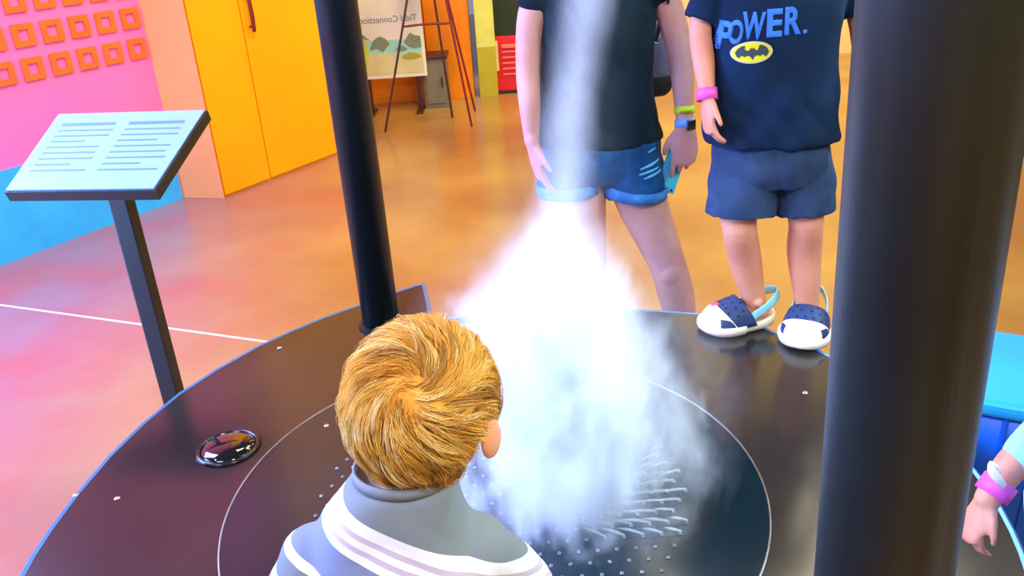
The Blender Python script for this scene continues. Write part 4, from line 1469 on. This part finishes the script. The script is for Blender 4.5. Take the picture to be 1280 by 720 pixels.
hand(bm, (0.662, 0.957, 0.600), (-0.35, -0.12, -0.85), (0.9, 0, -0.5), (0.1, -1, 0), 0.105, curls=(0.75, 0.8, 0.85, 0.9), spread=0.03, r0=0.018, tcurl=0.4)
hand(bm, (0.77, 0.62, 0.57), (-0.15, 0, -0.95), (0, 1, 0), (-1, 0, 0), 0.105, curls=(0.4, 0.45, 0.5, 0.55), spread=0.05, r0=0.018, tcurl=0.3)
rp_ = link('person', remesh(bm, 0.004, 3), M['skin_k'])
tag(rp_, 'person in pale aqua shirt with pink wristband, cut off by the right edge', 'person')
face_parts(rp_, PCC, HP, Rp)
hair_strands(rp_, PCC, HP, Rp, [M['brownhair']] * 3, (0, 0.4, 1), 200, 12, 0.10, 0.001, swirl=0.3, grav=0.9, seed=21)
bm = bmesh.new()
loft_z(bm, [(0.845, 0.73, 0.48, 0.104, 0.128), (0.757, 0.80, 0.62, 0.108, 0.128), (0.75, 0.80, 0.78, 0.098, 0.120), (0.75, 0.80, 0.88, 0.080, 0.118), (0.745, 0.80, 0.93, 0.05, 0.065)], 40, 2.4)
tube(bm, [V((0.755, 0.885, 0.865)), V((0.765, 0.95, 0.79)), V((0.755, 0.985, 0.70)), V((0.715, 0.977, 0.657))], [0.045, 0.040, 0.035, 0.028], n=20)
tube(bm, [V((0.755, 0.715, 0.865)), V((0.795, 0.665, 0.80))], [0.045, 0.040], n=20)
link('shirt', remesh(bm, 0.005, 3, folds(0.004, 14, 6, 4.4)), M['palecloth'], rp_)
bm = bmesh.new()
loft_z(bm, [(0.86, 0.72, 0.42, 0.09, 0.115), (0.86, 0.72, 0.47, 0.098, 0.12), (0.853, 0.725, 0.54, 0.098, 0.12)], 36, 2.3)
for s in (-1, 1):
    y_ = 0.72 + s * 0.057
    tube(bm, [V((0.86, y_, 0.47)), V((0.848, y_, 0.36)), V((0.85, y_, 0.28))], [0.068, 0.062, 0.06], n=22, cap=False)
link('shorts', remesh(bm, 0.005, 3, folds(0.003, 14, 6, 6.4)), M['darkcloth'], rp_)
bm = bmesh.new()
ring_band(bm, (0.675, 0.962, 0.616), (0.45, 0.2, 0.55), 0.0225, 0.0225, 0.013, 0.0016)
wb = link('wristband', bm, M['pinkband'], rp_)
wb['label'] = 'pink wristband'
bm = bmesh.new()
tube(bm, [V((0.668, 0.938, 0.640)), V((0.655, 0.93, 0.655)), V((0.645, 0.935, 0.668)), V((0.652, 0.945, 0.672)), V((0.668, 0.95, 0.655))], [(0.002, 0.006)] * 5, n=8)
link('band_tail', bm, M['crocwhite'], wb)
for s in (-1, 1):
    y_ = 0.72 + s * 0.055
    bm = bmesh.new()
    tube(bm, [V((0.905, y_, 0.036)), V((0.86, y_, 0.042)), V((0.765, y_, 0.03))], [(0.034, 0.032), (0.036, 0.036), (0.033, 0.024)], n=16)
    for v in bm.verts:
        v.co.z = max(v.co.z, 0.004)
    link('shoe', bm, M['croc'], rp_)
# ---------------------------------------------------------------- fog
fog = thing('fog_plume', (0.06, 1.28, DZ), 'white plume of fog rising from the vent plate in a leaning column', 'fog')
bm = bmesh.new()
loft_z(bm, [(0.04, 1.27, DZ + 0.008, 0.34, 0.26), (0.06, 1.27, 0.50, 0.34, 0.26), (0.08, 1.27, 0.66, 0.33, 0.24), (0.08, 1.27, 0.80, 0.27, 0.19), (0.08, 1.28, 0.95, 0.20, 0.14), (0.10, 1.28, 1.12, 0.11, 0.10), (0.125, 1.28, 1.26, 0.09, 0.08), (0.17, 1.28, 1.5, 0.09, 0.08), (0.24, 1.28, 1.9, 0.11, 0.10), (0.28, 1.28, 2.2, 0.11, 0.10)], 32, 2, sub=2)
bmesh.ops.recalc_face_normals(bm, faces=bm.faces)
mv = bpy.data.materials.new('fog_volume')
mv.use_nodes = True
nt = mv.node_tree
nt.nodes.clear()
N = nt.nodes.new
Lk = nt.links.new
out = N('ShaderNodeOutputMaterial')
pv = N('ShaderNodeVolumePrincipled')
pv.inputs['Color'].default_value = (0.88, 0.93, 1.0, 1)
pv.inputs['Anisotropy'].default_value = 0.0
Lk(pv.outputs[0], out.inputs['Volume'])
tc = N('ShaderNodeTexCoord')
sep = N('ShaderNodeSeparateXYZ')
Lk(tc.outputs['Object'], sep.inputs[0])


def mth(op, a, b_=None, c_=None, clamp=False):
    n = N('ShaderNodeMath')
    n.operation = op
    n.use_clamp = clamp
    for i, v in enumerate((a, b_, c_)):
        if v is None:
            continue
        if isinstance(v, (int, float)):
            n.inputs[i].default_value = v
        else:
            Lk(v, n.inputs[i])
    return n.outputs[0]


def curve(zs, lo, hi):
    """float curve over height: list of (z, value)"""
    t = mth('DIVIDE', mth('SUBTRACT', sep.outputs[2], DZ), 1.8, clamp=True)
    fc = N('ShaderNodeFloatCurve')
    cv = fc.mapping.curves[0]
    pts = [((z - DZ) / 1.8, (v - lo) / (hi - lo)) for z, v in zs]
    cv.points[0].location = pts[0]
    cv.points[1].location = pts[-1]
    for p in pts[1:-1]:
        cv.points.new(*p)
    fc.mapping.update()
    Lk(t, fc.inputs['Value'])
    return mth('MULTIPLY_ADD', fc.outputs[0], hi - lo, lo)


# turbulence
def noise3(scale, detail, stretch=(1, 1, 1), rough=0.55):
    mp = N('ShaderNodeMapping')
    mp.inputs['Scale'].default_value = stretch
    Lk(tc.outputs['Object'], mp.inputs[0])
    n = N('ShaderNodeTexNoise')
    n.inputs['Scale'].default_value = scale
    n.inputs['Detail'].default_value = detail
    n.inputs['Roughness'].default_value = rough
    n.inputs['Distortion'].default_value = 0.6
    Lk(mp.outputs[0], n.inputs['Vector'])
    return mth('SUBTRACT', n.outputs['Fac'], 0.5)


n1 = noise3(9, 5, (1, 1, 0.6))
n2 = noise3(26, 4, (1, 1, 0.5))
ax_ = curve([(0.42, 0.060), (0.50, 0.064), (0.62, 0.064), (0.78, 0.066), (0.92, 0.083), (1.0, 0.092), (1.13, 0.104), (1.27, 0.129), (1.5, 0.17), (2.22, 0.28)], 0, 0.4)
rad_ = curve([(0.42, 0.150), (0.46, 0.195), (0.56, 0.215), (0.68, 0.195), (0.80, 0.155), (0.92, 0.100), (1.0, 0.070), (1.13, 0.055), (1.27, 0.053), (1.5, 0.055), (2.22, 0.07)], 0, 0.4)
den_ = curve([(0.42, 50), (0.46, 85), (0.56, 85), (0.72, 80), (0.82, 44), (0.95, 22), (1.10, 20), (1.30, 20), (2.22, 14)], 0, 100)
dx = mth('SUBTRACT', sep.outputs[0], ax_)
dy = mth('SUBTRACT', sep.outputs[1], 1.250)
dist = mth('SQRT', mth('ADD', mth('MULTIPLY', dx, dx), mth('MULTIPLY', mth('MULTIPLY', dy, dy), 1.5)))
q = mth('DIVIDE', dist, rad_)
tw = mth('MULTIPLY_ADD', n1, 2.1, mth('MULTIPLY', n2, 0.7))
low = curve([(0.42, 1.0), (0.80, 1.0), (1.0, 0.5), (1.13, 0.30), (2.22, 0.30)], 0, 1)
qq = mth('ADD', q, mth('MULTIPLY', tw, low))
core = mth('SUBTRACT', 1.0, qq, clamp=True)
core = mth('POWER', core, 1.7)
dens = mth('MULTIPLY', core, den_)
# thin wisps drifting out on the right
wx = mth('SUBTRACT', sep.outputs[0], 0.225)
wz = mth('SUBTRACT', sep.outputs[2], 0.56)
wd_ = mth('SQRT', mth('ADD', mth('MULTIPLY', wx, wx), mth('MULTIPLY', mth('MULTIPLY', wz, wz), 0.8)))
shell = mth('SUBTRACT', 1.0, mth('MULTIPLY', mth('ABSOLUTE', mth('SUBTRACT', wd_, 0.066)), 26), clamp=True)
ridg = mth('SUBTRACT', 1.0, mth('MULTIPLY', mth('ABSOLUTE', n1), 6.5), clamp=True)
ridg2 = mth('SUBTRACT', 1.0, mth('MULTIPLY', mth('ABSOLUTE', n2), 4.5), clamp=True)
wisp = mth('MULTIPLY', mth('MULTIPLY', shell, ridg2), mth('MULTIPLY', ridg, 6.0))
fall = mth('SUBTRACT', 1.0, mth('MULTIPLY', q, 0.52), clamp=True)
halo = mth('MULTIPLY', mth('MULTIPLY', mth('MULTIPLY', ridg, ridg2), fall), mth('MULTIPLY', low, 2.0))
tot = mth('ADD', mth('ADD', dens, wisp), halo)
Lk(tot, pv.inputs['Density'])
pl = link('plume', bm, mv, fog)
# fog trails drawn from the nozzles towards the foot of the plume
bm = bmesh.new()
fc_ = V((0.03, 1.20, 0))
rnd = random.Random(5)
for p in noz:
    x, y = p
    dv = V((fc_.x - x, fc_.y - y, 0))
    dist_ = dv.length
    if x > 0.11 and y > 1.12 and dist_ < 0.32 and y < 1.45:
        dv.normalize()
        sw = V((-dv.y, dv.x, 0)) * 0.12
        L_ = rnd.uniform(0.028, 0.052)
        pts = [V((x, y, DZ + 0.0065))]
        d_ = dv
        for k in range(1, 5):
            d_ = (d_ + sw * 0.25).normalized()
            pts.append(pts[-1] + d_ * L_ / 4 + V((0, 0, 0.0018 if k < 3 else 0.0008)))
        tube(bm, pts, [(0.0020, 0.0018), (0.0026, 0.002), (0.0032, 0.0022), (0.0024, 0.0018), (0.0006, 0.0006)], n=8, sub=2)
o = link('fog_trails', bm, M['jet'], fog)
o['kind'] = 'stuff'
